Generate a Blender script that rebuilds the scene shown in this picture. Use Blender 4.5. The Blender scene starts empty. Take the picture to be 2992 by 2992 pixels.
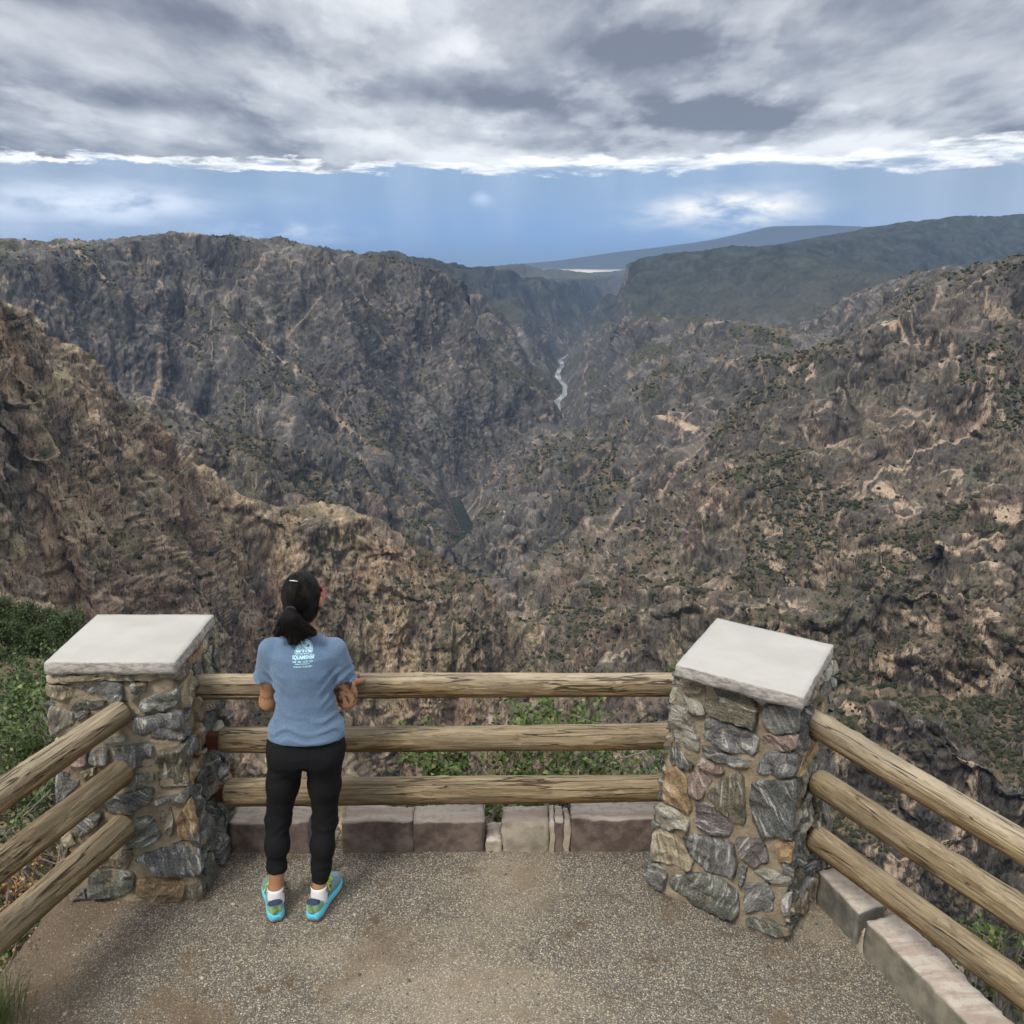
import bpy, bmesh, math, random, time
import numpy as np
from mathutils import Vector, Matrix
T0 = time.time()
rng = np.random.default_rng(7); random.seed(7)
scene = bpy.context.scene; COL = scene.collection
FPX = 2600.0; PITCH = math.radians(15.8); CAMH = 2.8; K = 2992/1932
CT, ST = math.cos(PITCH), math.sin(PITCH)

# ---------- measuring helpers: a point of the place from its bearing and its height or distance ----------
def ray(x, y):
    u = (x*K-1496)/FPX; v = (1496-y*K)/FPX
    return np.array([u, CT+v*ST, -ST+v*CT])
def at_z(x, y, z):
    d = ray(x, y); t = (z-CAMH)/d[2]; return np.array([t*d[0], t*d[1], z])
def at_y(x, y, Y):
    d = ray(x, y); t = Y/d[1]; return np.array([t*d[0], Y, CAMH+t*d[2]])
def at_plane(x, y, p0, n):
    d = ray(x, y); c = np.array([0, 0, CAMH]); t = np.dot(np.array(p0)-c, n)/np.dot(d, n); return c+t*d

# ---------- object helpers ----------
def tag(o, label=None, cat=None, group=None, kind=None):
    if label: o['label'] = label
    if cat: o['category'] = cat
    if group: o['group'] = group
    if kind: o['kind'] = kind
    return o
def empty(name, loc=(0, 0, 0)):
    o = bpy.data.objects.new(name, None); COL.objects.link(o); o.location = loc; return o
def link(name, me, mat=None, parent=None, smooth=True):
    o = bpy.data.objects.new(name, me); COL.objects.link(o)
    if mat is not None:
        for m in (mat if isinstance(mat, (list, tuple)) else [mat]): me.materials.append(m)
    if smooth: me.polygons.foreach_set('use_smooth', np.ones(len(me.polygons), bool))
    if parent is not None:
        o.parent = parent; o.matrix_parent_inverse = Matrix.Translation(-Vector(parent.location)) if parent.parent is None else Matrix.Identity(4)
    return o
def mesh_np(name, V, F):
    """F: (n,k) int array or list of arrays"""
    me = bpy.data.meshes.new(name)
    V = np.asarray(V, np.float32)
    Fs = F if isinstance(F, list) else [F]
    Fs = [np.asarray(f, np.int32) for f in Fs if len(f)]
    me.vertices.add(len(V)); me.vertices.foreach_set('co', V.ravel())
    nl = sum(f.size for f in Fs); nf = sum(len(f) for f in Fs)
    me.loops.add(nl); me.polygons.add(nf)
    me.loops.foreach_set('vertex_index', np.concatenate([f.ravel() for f in Fs]))
    st = []; s = 0
    for f in Fs:
        st.append(s+np.arange(len(f))*f.shape[1]); s += f.size
    me.polygons.foreach_set('loop_start', np.concatenate(st).astype(np.int32))
    me.update(calc_edges=True)
    return me
def color_attr(me, name, C):
    a = me.color_attributes.new(name, 'FLOAT_COLOR', 'POINT')
    C = np.asarray(C, np.float32)
    if C.shape[1] == 3: C = np.hstack([C, np.ones((len(C), 1), np.float32)])
    a.data.foreach_set('color', C.ravel())
def grid_faces(nu, nv, wrap_v=False):
    i = np.arange(nu-1)[:, None]; j = np.arange(nv if wrap_v else nv-1)[None]
    j2 = (j+1) % nv
    return np.stack([i*nv+j, (i+1)*nv+j, (i+1)*nv+j2, i*nv+j2], -1).reshape(-1, 4)

# ---------- numpy gradient noise ----------
_perm = rng.permutation(256).astype(np.int32); _perm = np.concatenate([_perm, _perm, _perm])
_g = rng.normal(size=(256, 3)); _g /= np.linalg.norm(_g, axis=1)[:, None]; _g = _g.astype(np.float32)
def pn(P, seed=0):
    P = np.asarray(P, np.float64)+seed*17.31
    I = np.floor(P).astype(np.int64); f = (P-I).astype(np.float32); I = (I & 255).astype(np.int32)
    u = f*f*f*(f*(f*6-15)+10); out = 0
    for dx in (0, 1):
        hx = _perm[I[..., 0]+dx]; wx = u[..., 0] if dx else 1-u[..., 0]; fx = f[..., 0]-dx
        for dy in (0, 1):
            hy = _perm[hx+((I[..., 1]+dy) & 255)]; wy = u[..., 1] if dy else 1-u[..., 1]; fy = f[..., 1]-dy
            for dz in (0, 1):
                h = _perm[hy+((I[..., 2]+dz) & 255)]; wz = u[..., 2] if dz else 1-u[..., 2]
                g = _g[h]
                out = out+(g[..., 0]*fx+g[..., 1]*fy+g[..., 2]*(f[..., 2]-dz))*(wx*wy*wz)
    return out*1.5
def fbm(P, oct=4, seed=0, gain=.5):
    s = 0; a = 1.0
    P = np.asarray(P, np.float64)
    for k in range(oct): s = s+a*pn(P, seed+k*3.7); P = P*2.03; a *= gain
    return s
def sstep(a, b, x):
    t = np.clip((x-a)/(b-a), 0, 1); return t*t*(3-2*t)

# ---------- shader helpers ----------
class NT:
    def __init__(s, mat): s.t = mat.node_tree; s.n = s.t.nodes; s.l = s.t.links
    def new(s, kind, **kw):
        n = s.n.new(kind)
        for k, v in kw.items():
            if hasattr(n, k) and not k.startswith('i_'): setattr(n, k, v)
        return n
    def put(s, sock, v):
        if isinstance(v, bpy.types.NodeSocket): s.l.new(v, sock)
        elif v is not None:
            if sock.type in ('RGBA',) and not hasattr(v, '__len__'): v = (v, v, v, 1)
            if sock.type == 'RGBA' and len(v) == 3: v = tuple(v)+(1,)
            sock.default_value = v
    def math(s, op, a, b=None, c=None, clamp=False):
        n = s.new('ShaderNodeMath', operation=op); n.use_clamp = clamp
        s.put(n.inputs[0], a)
        if b is not None: s.put(n.inputs[1], b)
        if c is not None: s.put(n.inputs[2], c)
        return n.outputs[0]
    def vmath(s, op, a, b=None):
        n = s.new('ShaderNodeVectorMath', operation=op); s.put(n.inputs[0], a)
        if b is not None: s.put(n.inputs[1], b)
        return n.outputs[0]
    def coord(s, which='Object'): return s.new('ShaderNodeTexCoord').outputs[which]
    def sep(s, v): n = s.new('ShaderNodeSeparateXYZ'); s.put(n.inputs[0], v); return n.outputs
    def comb(s, x, y, z):
        n = s.new('ShaderNodeCombineXYZ'); s.put(n.inputs[0], x); s.put(n.inputs[1], y); s.put(n.inputs[2], z); return n.outputs[0]
    def mapv(s, v, scale=(1, 1, 1), loc=(0, 0, 0), rot=(0, 0, 0)):
        n = s.new('ShaderNodeMapping'); s.put(n.inputs[0], v); n.inputs[1].default_value = loc; n.inputs[2].default_value = rot; n.inputs[3].default_value = scale; return n.outputs[0]
    dims = '3D'
    def noise(s, v, scale=1, detail=4, rough=.5, dist=0, lac=2.0):
        n = s.new('ShaderNodeTexNoise', noise_dimensions=s.dims); s.put(n.inputs['Vector'], v)
        for k, x in (('Scale', scale), ('Detail', detail), ('Roughness', rough), ('Distortion', dist), ('Lacunarity', lac)): s.put(n.inputs[k], x)
        return n.outputs[0]
    def new_noise_color(s, v, scale):
        n = s.new('ShaderNodeTexNoise', noise_dimensions=s.dims); s.put(n.inputs['Vector'], v); n.inputs['Scale'].default_value = scale; n.inputs['Detail'].default_value = 2; return n.outputs['Color']
    def voro(s, v, scale=1, feature='F1', out='Distance', rand=1):
        n = s.new('ShaderNodeTexVoronoi', feature=feature); s.put(n.inputs['Vector'], v); s.put(n.inputs['Scale'], scale); s.put(n.inputs['Randomness'], rand); return n.outputs[out]
    def ramp(s, f, stops, interp='LINEAR'):
        n = s.new('ShaderNodeValToRGB'); cr = n.color_ramp; cr.interpolation = interp
        while len(cr.elements) < len(stops): cr.elements.new(.5)
        for e, (p, c) in zip(cr.elements, stops):
            e.position = p; e.color = (c, c, c, 1) if not hasattr(c, '__len__') else (tuple(c)+(1,))[:4]
        s.put(n.inputs[0], f); return n.outputs[0]
    def ss(s, f, a, b):
        n = s.new('ShaderNodeMapRange', interpolation_type='SMOOTHSTEP'); s.put(n.inputs[0], f); s.put(n.inputs[1], a); s.put(n.inputs[2], b); return n.outputs[0]
    def mix(s, f, a, b, mode='MIX'):
        n = s.new('ShaderNodeMix', data_type='RGBA', blend_type=mode); s.put(n.inputs[0], f); s.put(n.inputs[6], a); s.put(n.inputs[7], b); return n.outputs[2]
    def attr(s, name, out='Color'):
        n = s.new('ShaderNodeAttribute'); n.attribute_name = name; return n.outputs[out]
    def bump(s, h, dist=.01, strength=1, normal=None):
        n = s.new('ShaderNodeBump'); s.put(n.inputs['Strength'], strength); s.put(n.inputs['Distance'], dist); s.put(n.inputs['Height'], h)
        if normal is not None: s.put(n.inputs['Normal'], normal)
        return n.outputs[0]
def material(name, rough=.9, color=(.5, .5, .5), spec=.3):
    m = bpy.data.materials.new(name); m.use_nodes = True; t = NT(m)
    b = t.n['Principled BSDF']; b.inputs['Base Color'].default_value = tuple(color)+(1,); b.inputs['Roughness'].default_value = rough
    b.inputs['Specular IOR Level'].default_value = spec
    t.b = b
    return m, t
def plain_mat(name, color, rough=.8, spec=.3, var=.15, scale=60, bump=0):
    m, t = material(name, rough, color, spec)
    co = t.coord('Object'); n = t.noise(co, scale, 4, .6)
    c2 = tuple(c*(1-var) for c in color); c3 = tuple(min(1, c*(1+var)) for c in color)
    t.put(t.b.inputs['Base Color'], t.mix(n, c2, c3))
    if bump: t.put(t.b.inputs['Normal'], t.bump(n, bump))
    return m
# ================= camera, sun, sky =================
cd = bpy.data.cameras.new('camera'); cam = bpy.data.objects.new('camera', cd); COL.objects.link(cam)
cam.location = (0, 0, CAMH); cam.rotation_euler = (math.pi/2-PITCH, 0, 0)
cd.sensor_width = 36; cd.lens = 36*FPX/2992; cd.clip_end = 400000; cd.clip_start = .05
scene.camera = cam
SUN_EL, SUN_AZ = math.radians(52), math.radians(215)      # azimuth clockwise from +Y: behind and to the left
sl = bpy.data.lights.new('sun', 'SUN'); sl.energy = 2.1; sl.angle = math.radians(17); sl.color = (1, .93, .82)
so = bpy.data.objects.new('sun', sl); COL.objects.link(so)
sdir = Vector((math.sin(SUN_AZ)*math.cos(SUN_EL), math.cos(SUN_AZ)*math.cos(SUN_EL), math.sin(SUN_EL)))
so.rotation_euler = sdir.to_track_quat('Z', 'Y').to_euler()

world = bpy.data.worlds.new('World'); scene.world = world; world.use_nodes = True
w = NT(world); w.n.clear(); w.dims = '2D'
out = w.new('ShaderNodeOutputWorld')
sky = w.new('ShaderNodeTexSky', sky_type='NISHITA'); sky.sun_disc = False; sky.sun_elevation = SUN_EL; sky.sun_rotation = SUN_AZ; sky.altitude = 2400
d = w.coord('Generated'); sx, sy, sz = w.sep(d)
M = w.math
AZ = M('MULTIPLY', M('ARCTAN2', sx, sy), 57.2958)         # degrees right of the view
EL = M('MULTIPLY', M('ARCSINE', sz), 57.2958)
# cloud coordinates: a deck seen in perspective, flattened towards the horizon
inv = M('DIVIDE', 1.0, M('ADD', M('MAXIMUM', EL, 0.0), 7.0))
cv = w.comb(M('DIVIDE', AZ, M('ADD', M('MAXIMUM', EL, 0.0), 11.0)), M('MULTIPLY', inv, 26), 0.0)
lin = w.comb(M('ADD', M('MULTIPLY', AZ, .11), 31.0), M('MULTIPLY', EL, .3), 0.0)
wv = cv
n1 = w.noise(wv, 1.1, 3, .5, .0)
pa = w.noise(w.mapv(wv, loc=(4, 4, 0)), 1.55, 8, .55); pb = w.noise(w.mapv(wv, loc=(4, 3.90, 0)), 1.55, 8, .55); pr = M('SUBTRACT', pa, pb)
n3 = w.noise(lin, 1.0, 5, .62)
AE = w.comb(AZ, EL, 0.0)
wob25 = M('ADD', M('MULTIPLY', M('SUBTRACT', n3, .5), 1.7), M('MULTIPLY', M('SUBTRACT', pa, .5), 1.2)); wob16 = wob25
def blob(a, e, sa, se, tilt=0.0, wob=2.5):
    """soft patch of cloud round azimuth a, elevation e (degrees)"""
    mp = w.new('ShaderNodeMapping', vector_type='TEXTURE'); w.l.new(AE, mp.inputs[0])
    mp.inputs[1].default_value = (a, e, 0); mp.inputs[2].default_value = (0, 0, math.atan(tilt)); mp.inputs[3].default_value = (sa, se, 1)
    ln = w.new('ShaderNodeVectorMath', operation='LENGTH'); w.l.new(mp.outputs[0], ln.inputs[0])
    return w.ss(M('ADD', ln.outputs['Value'], wob25), 1.3, 0.0)
def amt(x, k): return M('MULTIPLY', x, k)
# deck brightness
L = M('ADD', .41, amt(M('SUBTRACT', n1, .5), 1.1)); L = M('ADD', L, amt(M('SUBTRACT', pa, .5), .55))
L = M('ADD', L, amt(pr, 1.7)); L = M('MULTIPLY_ADD', w.ss(pa, .49, .55), .13, L); L = M('MULTIPLY_ADD', w.ss(pa, .60, .64), .10, L)
for (a, e, sa, se, tl, k) in ((20, 7.4, 15, 1.0, -.05, -.38), (4, 8.6, 13, .9, -.07, -.30), (-20, 8.5, 9, 1.0, .0, -.36), (-30, 12.9, 5, 1.5, -.1, -.2),
                              (-2, 12.4, 6, 2.2, 0, .10), (-3.5, 11.6, 2.6, 1.5, .5, .17), (-21.5, 7.1, 3.2, 1.0, 0, .28), (-21, 10.8, 10, 1.3, 0, .14), (24, 10.4, 12, 1.5, -.12, .12),
                              (13, 11.2, 9, 1.0, -.1, -.15), (14, 13.6, 8, 1.0, 0, -.05), (2, 7.3, 12, .55, -.02, .16)):
    L = M('MULTIPLY_ADD', blob(a, e, sa, se, tl), k, L)
deck = w.ramp(L, [(0.0, (.16, .175, .215)), (.25, (.27, .29, .33)), (.5, (.42, .44, .475)), (.75, (.56, .585, .615)), (1.0, (.74, .75, .765))])
# rain-blue air under the deck: deeper blue in the middle, greyer at the sides
side = M('ADD', w.ss(AZ, 8.0, 34.0), w.ss(M('MULTIPLY', AZ, -1.0), 8.0, 34.0), clamp=True)
curt = w.noise(w.comb(M('MULTIPLY', AZ, .22), M('MULTIPLY', EL, .03), 0.0), 1.0, 3, .5)
low_c = w.mix(w.ss(EL, -.5, 4.8), (.13, .30, .62), (.22, .33, .49)); low_s = w.mix(w.ss(EL, 0.0, 4.8), (.36, .44, .56), (.26, .32, .41))
low = w.mix(side, low_c, low_s)
low = w.mix(amt(M('SUBTRACT', curt, .35), .9), low, (.48, .56, .70))
for (a, e, sa, se, tl, k, c) in ((13, 2.9, 6.5, 1.4, .04, .9, (1.15, 1.1, 1.0)), (-22, 3.0, 9, 1.2, .02, .7, (.95, 1.0, 1.1)), (-14, 1.6, 6, .8, 0, .7, (1.0, 1.05, 1.15)), (-1.8, 3.55, .9, .6, -.2, .6, (.55, .66, .85)),
                                 (-31, 2.2, 8, 2.0, 0, .5, (.8, .88, 1.0))):
    low = w.mix(amt(M('MULTIPLY', blob(a, e, sa, se, tl, 1.6), w.ss(n3, .36, .66)), k*1.6), low, c)
edge_n = w.noise(w.comb(M('MULTIPLY', AZ, .24), M('ADD', M('MULTIPLY', EL, .9), 5.0), 0.0), 1.0, 5, .62)
edge = M('ADD', EL, amt(M('SUBTRACT', edge_n, .5), 2.2))
base = w.mix(w.ss(edge, 5.3, 5.5), low, deck)
# the bright sunlit strip where the deck ends
strip_n = w.noise(w.comb(M('MULTIPLY', AZ, .25), M('ADD', M('MULTIPLY', EL, 2.0), 39.0), 0.0), 1.0, 5, .6)
sc_e = M('ADD', 5.5, amt(AZ, .006))
q = M('ABSOLUTE', M('DIVIDE', M('SUBTRACT', edge, sc_e), M('ADD', .26, amt(w.ss(AZ, -12.0, 8.0), .30))))
strip = M('MULTIPLY', M('SUBTRACT', 1.0, w.ss(q, .35, 1.25)), w.ss(strip_n, .25, .5))
base = w.mix(M('MULTIPLY', strip, .85), base, w.mix(w.ss(strip_n, .3, .7), (.62, .66, .70), (1.1, 1.09, 1.07)))
# overhead the cover is brighter than near the horizon
over = w.ss(EL, 17.0, 45.0)
base = w.mix(over, base, w.mix(n1, (.9, .9, .9), (1.2, 1.18, 1.14)))
base = w.mix(w.ss(M('MULTIPLY', EL, -1.0), .2, 3.0), base, (.12, .14, .17))
b1 = w.new('ShaderNodeBackground'); w.put(b1.inputs[0], sky.outputs[0]); b1.inputs[1].default_value = .06
b2 = w.new('ShaderNodeBackground'); w.put(b2.inputs[0], base); b2.inputs[1].default_value = 1.0
add = w.new('ShaderNodeMixShader'); add.inputs[0].default_value = .93; w.l.new(b1.outputs[0], add.inputs[1]); w.l.new(b2.outputs[0], add.inputs[2])
w.l.new(add.outputs[0], out.inputs[0])

vs = scene.view_settings; vs.view_transform = 'Standard'; vs.look = 'None'; vs.exposure = .5; vs.gamma = 1; vs.use_curve_mapping = False
scene.cycles.use_denoising = True
try: scene.cycles.denoiser = 'OPENIMAGEDENOISE'
except Exception: pass
world.cycles.sampling_method = 'MANUAL'; world.cycles.sample_map_resolution = 256
scene.cycles.max_bounces = 4; scene.cycles.diffuse_bounces = 2; scene.cycles.volume_bounces = 0
scene.cycles.use_adaptive_sampling = True; scene.cycles.adaptive_threshold = .03; scene.cycles.adaptive_min_samples = 16
# ================= canyon =================
RIVER = -600.0
def ridge(pts, front, back, fk=1.0):
    P = np.array([at_y(x, y, Y) for x, y, Y in pts]); return P, front, back, fk
CL = [(0, 0), (30, 18), (60, 90), (130, 330), (170, 400), (400, 560), (900, 900)]        # cliff then scree
MD = [(0, 0), (60, 60), (130, 150), (400, 340), (900, 620), (2000, 1100)]
GT = [(0, 0), (300, 100), (900, 390), (2000, 950), (4000, 2000)]
SP = [(0, 0), (25, 32), (70, 80), (200, 190), (600, 470), (1500, 1000)]
WL = [(0, 0), (60, 45), (140, 150), (200, 230), (420, 420), (700, 650), (900, 760), (3000, 1500)]
BK = [(0, 0), (400, 50), (3000, 500)]
BS = [(0, 0), (100, 75), (400, 330), (1200, 900)]
BG = [(0, 0), (60, 22), (300, 110), (900, 600)]
NR = [(0, 0), (30, 14), (80, 58), (170, 120), (400, 300), (1000, 900)]
NC = [(0, 0), (15, 12), (40, 38), (58, 78), (85, 95), (115, 150), (160, 180), (250, 300), (600, 600)]
RID = [
 ridge([(-420,380,560),(-150,470,660),(0,553,720),(100,632,760),(200,730,800),(300,850,840),(440,915,880),(560,955,900),(640,945,905),(720,1000,900),(800,1085,890),(880,1150,900),(930,1225,920),(975,1262,930)], CL, BS),
 ridge([(-200,560,1250),(40,570,1260),(130,600,1260),(220,640,1260),(280,730,1230),(330,790,1200),(352,812,1190)], CL, BS),
 ridge([(330,800,1190),(400,832,1300),(500,828,1350),(600,868,1380),(660,900,1400),(730,965,1430),(780,1020,1480),(815,1055,1550)], SP, BS),
 ridge([(-500,452,2300),(-200,450,2300),(0,453,2400),(200,456,2500),(350,438,2400),(385,450,2500),(460,444,2700),(540,452,3000),(640,475,3400),(700,482,3900)], WL, BK),
 ridge([(380,450,2480),(400,545,2300),(425,600,2200),(500,690,2000),(560,770,1900),(640,860,1800),(720,935,1720)], SP, SP),
 ridge([(150,455,2480),(165,560,2200),(230,650,2000),(300,740,1800)], SP, SP),
 ridge([(540,452,3000),(570,560,2650),(610,640,2450),(700,715,2300),(800,770,2150),(845,835,2050),(900,905,2000),(940,960,1980)], SP, SP),
 ridge([(700,482,3900),(780,560,3500),(860,640,3350),(930,666,3300),(965,700,3220),(1000,742,3150),(1060,792,3000),(1095,852,2950)], SP, SP),
 ridge([(690,482,4600),(740,474,4700),(775,487,4900),(870,500,5500),(930,505,6000),(1050,525,6800),(1130,540,7600),(1172,556,8000)], [(0,0),(60,120),(200,330),(700,560),(2000,1100)], BK),
 ridge([(780,487,4900),(830,560,4600),(900,630,4300),(960,690,4000),(1005,735,3800),(1030,765,3700)], SP, SP),
 ridge([(1040,525,6800),(1075,600,6000),(1060,650,5300),(1040,685,4900)], SP, SP),
 ridge([(900,505,9000),(940,501,9300),(985,497,9500),(1010,508,9500),(1050,508,9500),(1075,517,9500),(1110,548,9000)], MD, BK),
 ridge([(1090,518,11000),(1130,516,11500),(1160,511,11800),(1185,508,12000),(1205,513,12000),(1230,511,12300),(1252,518,12500),(1290,530,12500)], MD, BK),
 ridge([(1190,575,8000),(1222,546,7500),(1250,520,7000),(1290,500,6300),(1340,480,5800)], MD, MD),
 ridge([(1340,480,5800),(1380,465,5500),(1440,461,5500),(1530,463,5600),(1600,456,5800),(1650,442,6000),(1720,436,6300),(1760,420,6500),(1810,407,6800),(1932,405,7000),(2300,412,7000)], GT, BK),
 ridge([(1380,465,5500),(1310,545,5000),(1210,610,4700),(1130,660,4500),(1092,702,4400)], SP, SP),
 ridge([(1250,520,7000),(1200,600,6000),(1130,640,5500),(1085,675,5200)], SP, SP),
 ridge([(1075,795,3600),(1110,747,3700),(1160,693,3800),(1230,673,3700),(1330,663,3500),(1400,651,3300),(1480,628,3100),(1560,590,2900),(1640,545,2600),(1700,522,2400),(1780,505,2000),(1850,500,1700)], WL, BS),
 ridge([(2400,462,1300),(2100,470,1280),(1932,482,1250),(1850,487,1270),(1828,496,1290),(1760,540,1330),(1680,590,1400),(1580,640,1500),(1480,665,1550),(1400,672,1600),(1330,692,1700),(1250,742,1750),(1180,800,1800),(1120,840,1850),(1080,870,1900),(1000,930,1850),(975,948,1800),(930,1000,1750),(870,1062,1700),(850,1082,1690)], NR, BS),
 ridge([(1850,487,1270),(1900,560,1150),(1932,640,1050),(1800,720,1050),(1650,790,1080),(1500,850,1100),(1380,880,1150),(1280,940,1180),(1150,1010,1200),(1080,1060,1200),(980,1100,1180),(920,1140,1170)], NR, BG),
 ridge([(2300,820,800),(2050,900,780),(1932,960,760),(1830,990,740),(1700,965,800),(1600,1000,850),(1480,1050,880),(1340,1120,900),(1200,1180,920),(1060,1250,930)], NR, BG),
 ridge([(2600,1000,520),(2100,1150,520),(1932,1110,540),(1800,1100,560),(1700,1140,580),(1580,1200,600),(1460,1275,620)], NC, BG),
 ridge([(2700,1400,330),(2200,1500,330),(1932,1400,380),(1780,1330,420),(1650,1350,440),(1580,1420,440)], NC, BG),
]
RIV_PTS = [(790,1062,None),(825,1050,None),(850,1036,None)]
def rv(x, y): p = at_z(x, y, RIVER); return p[:2]
RIV = np.array([(-1500, 1500), (-700, 1560), rv(760, 1075), rv(800,1062), rv(830,1046), rv(862,1030), rv(885,1003), (-150, 2260), (60, 2500), (260, 2800), rv(1090,830), rv(1078,812), rv(1062,795), rv(1052,775), rv(1049,758), rv(1064,746), rv(1067,728), rv(1053,716), rv(1052,703), rv(1060,690), rv(1057,678), rv(1075,668), (700, 6800), (1100, 8500), (1500, 11000)])
def poly_dist(X, Y, P):
    best = np.full(X.shape, 1e9)
    for k in range(len(P)-1):
        a, b = P[k], P[k+1]; ab = b-a; L2 = (ab**2).sum()
        t = np.clip(((X-a[0])*ab[0]+(Y-a[1])*ab[1])/L2, 0, 1)
        best = np.minimum(best, np.hypot(X-a[0]-t*ab[0], Y-a[1]-t*ab[1]))
    return best
NEAR = {-40: [(4.3,-.5),(8,-1.5),(20,-4.9),(60,-16.5),(120,-35),(175,-52),(320,-200),(600,-420),(1200,-700)],
        -29: [(4.3,-.5),(8,-1.7),(20,-5.6),(60,-19.5),(120,-40),(165,-57),(300,-200),(500,-400),(1200,-700)],
        -18: [(4.3,-.5),(7,-2.2),(12,-6.0),(30,-18),(100,-60),(180,-102),(270,-190),(450,-400),(1200,-800)],
        -8:  [(4.3,-.5),(6.5,-1.6),(9,-4.6),(14,-10),(50,-50),(120,-110),(260,-270),(450,-450),(1200,-900)],
        4:   [(4.3,-.5),(6.5,-1.5),(8.5,-4.5),(12,-13),(60,-80),(200,-260),(400,-480),(1200,-900)],
        16:  [(4.3,-.6),(5.5,-2.0),(8,-9),(14,-25),(80,-130),(200,-270),(400,-480),(1200,-900)],
        28:  [(3.6,-.6),(4.6,-2.4),(7,-10),(12,-26),(80,-140),(200,-280),(400,-480),(1200,-900)],
        42:  [(3.2,-.6),(4.2,-2.4),(7,-10),(12,-26),(80,-140),(200,-280),(400,-480),(1200,-900)]}
R0, R1 = 2.6, 14500.0
NAc, NR_ = 560, 1700
UMAX = .92
uc = np.linspace(-UMAX, UMAX, NAc); rc = np.exp(np.linspace(math.log(R0), math.log(R1), NR_))
def blur(A, n, ax):
    k = np.ones(n)/n
    pad = [(0, 0), (0, 0)]; pad[ax] = (n//2, n-1-n//2)
    B = np.cumsum(np.pad(A, pad, mode='edge'), ax); B = np.insert(B, 0, 0, ax)
    return (np.take(B, range(n, B.shape[ax]), ax)-np.take(B, range(0, B.shape[ax]-n), ax))/n
def base_height():
    az = np.arctan(uc)
    X = np.sin(az)[:, None]*rc[None]; Y = np.cos(az)[:, None]*rc[None]
    # wander of the plan shape, growing away from the viewer
    H = np.full(X.shape, -1e9); D = np.full(X.shape, 1e4)
    P3 = np.stack([X/170, Y/170, X*0], -1)
    g1 = fbm(P3, 4, 11); g2 = fbm(P3*3.1, 3, 23); g0 = fbm(P3*.45, 2, 41); g1m = fbm(P3*1.3, 3, 53)
    global WHO; WHO = np.zeros(X.shape, int)
    for ri, (P, front, back, fk) in enumerate(RID):
        lo = P[:, 1].min()-2600; hi = P[:, 1].max()+2600
        cols = (rc > max(R0, lo)) & (rc < max(hi, 300)*1.4)
        x = X[:, cols]; y = Y[:, cols]
        h = np.full(x.shape, -1e9); dd = np.full(x.shape, 1e4)
        rug = ri >= 19   # the broken ribs of the near right-hand slope
        if rug: wx = 70*g1[:, cols]+20*g2[:, cols]; wy = 60*g1m[:, cols]+18*g2[:, cols]; x = x+wx; y = y+wy
        for k in range(len(P)-1):
            a, b = P[k], P[k+1]; ab = b[:2]-a[:2]; L2 = (ab**2).sum(); Ls = math.sqrt(L2)
            t = np.clip(((x-a[0])*ab[0]+(y-a[1])*ab[1])/L2, 0, 1)
            dx = x-a[0]-t*ab[0]; dy = y-a[1]-t*ab[1]; dist = np.hypot(dx, dy)
            zc = a[2]+t*(b[2]-a[2])
            if rug: zc = zc+(30*g2[:, cols]+30*g1m[:, cols])*(.5 if ri == 19 else 1)-(34 if ri == 19 else 8)
            # side towards the viewer = front
            sgn = (ab[0]*dy-ab[1]*dx)
            vs_ = (ab[0]*(0-a[1])-ab[1]*(0-a[0]))
            sh = sgn/(Ls*dist+1e-6); vh = vs_/(Ls*math.hypot(a[0], a[1])); fr = np.clip(.5+.5*np.clip(sh*3, -1, 1)*np.clip(vh/.28, -1, 1), 0, 1)
            if k == 0: fr = np.where(t <= 0, 1.0, fr)
            if k == len(P)-2: fr = np.where(t >= 1, 1.0, fr)
            # gullies across the slope: stretch or shrink the distance, nothing at the crest itself
            gd = np.maximum(dist+np.minimum(dist*.8, 75)*(np.maximum(1.2*g1[:, cols]+.6*g2[:, cols], -.22)+.12), 0)
            drop = fr*np.interp(gd, *zip(*front))+(1-fr)*np.interp(gd, *zip(*back))
            hh = zc-drop
            m = hh > h
            h = np.where(m, hh, h); dd = np.where(m, dist, dd)
        Hc = H[:, cols]; Dc = D[:, cols]; m = h > Hc
        WHO[:, cols] = np.where(m, ri+1, WHO[:, cols]); H[:, cols] = np.where(m, h, Hc); D[:, cols] = np.where(m, dd, Dc)
    # near side
    keys = sorted(NEAR); tab = np.array([np.interp(rc, *zip(*NEAR[k])) for k in keys])
    azd = np.degrees(az)
    Z = np.stack([np.interp(azd+6*np.sin(azd*.7)*0, keys, tab[:, j]) for j in range(NR_)], 1)
    Z = blur(blur(Z, 41, 0), 31, 0)
    Z = Z+g1*.10*np.clip(rc-25, 0, 250)[None]+g2*.05*np.clip(rc-8, 0, 200)[None]
    H = np.maximum(H, np.where(rc[None] < 1300, Z, -1e9))
    dr = poly_dist(X, Y, RIV)
    fl = RIVER-5+np.clip((dr-14)*.6, 0, 9)+np.clip(dr-60, 0, 500)*.06+g1*6*sstep(40, 200, dr)
    H = np.maximum(H, fl)
    H = np.where(dr < 14, np.minimum(H, RIVER-4), np.minimum(H, RIVER-4+(dr-14)*np.clip(1.25+.9*g0, .6, 2.2)+np.clip(dr-380,0,None)*.35))
    return H
Hb = base_height()
print('base', round(time.time()-T0, 1))
NA, NV = (700, 480) if __import__('os').environ.get('PREV') else (1560, 1060)
phi = np.arctan((Hb-CAMH)/rc[None])
dphi = np.diff(phi, axis=1)
lr = math.log(R1/R0)/NR_
wgt = np.maximum(dphi, 0)+.10*np.abs(dphi)+.035*lr
vis = phi[:, 1:] >= np.maximum.accumulate(phi, axis=1)[:, :-1]-.004
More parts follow.
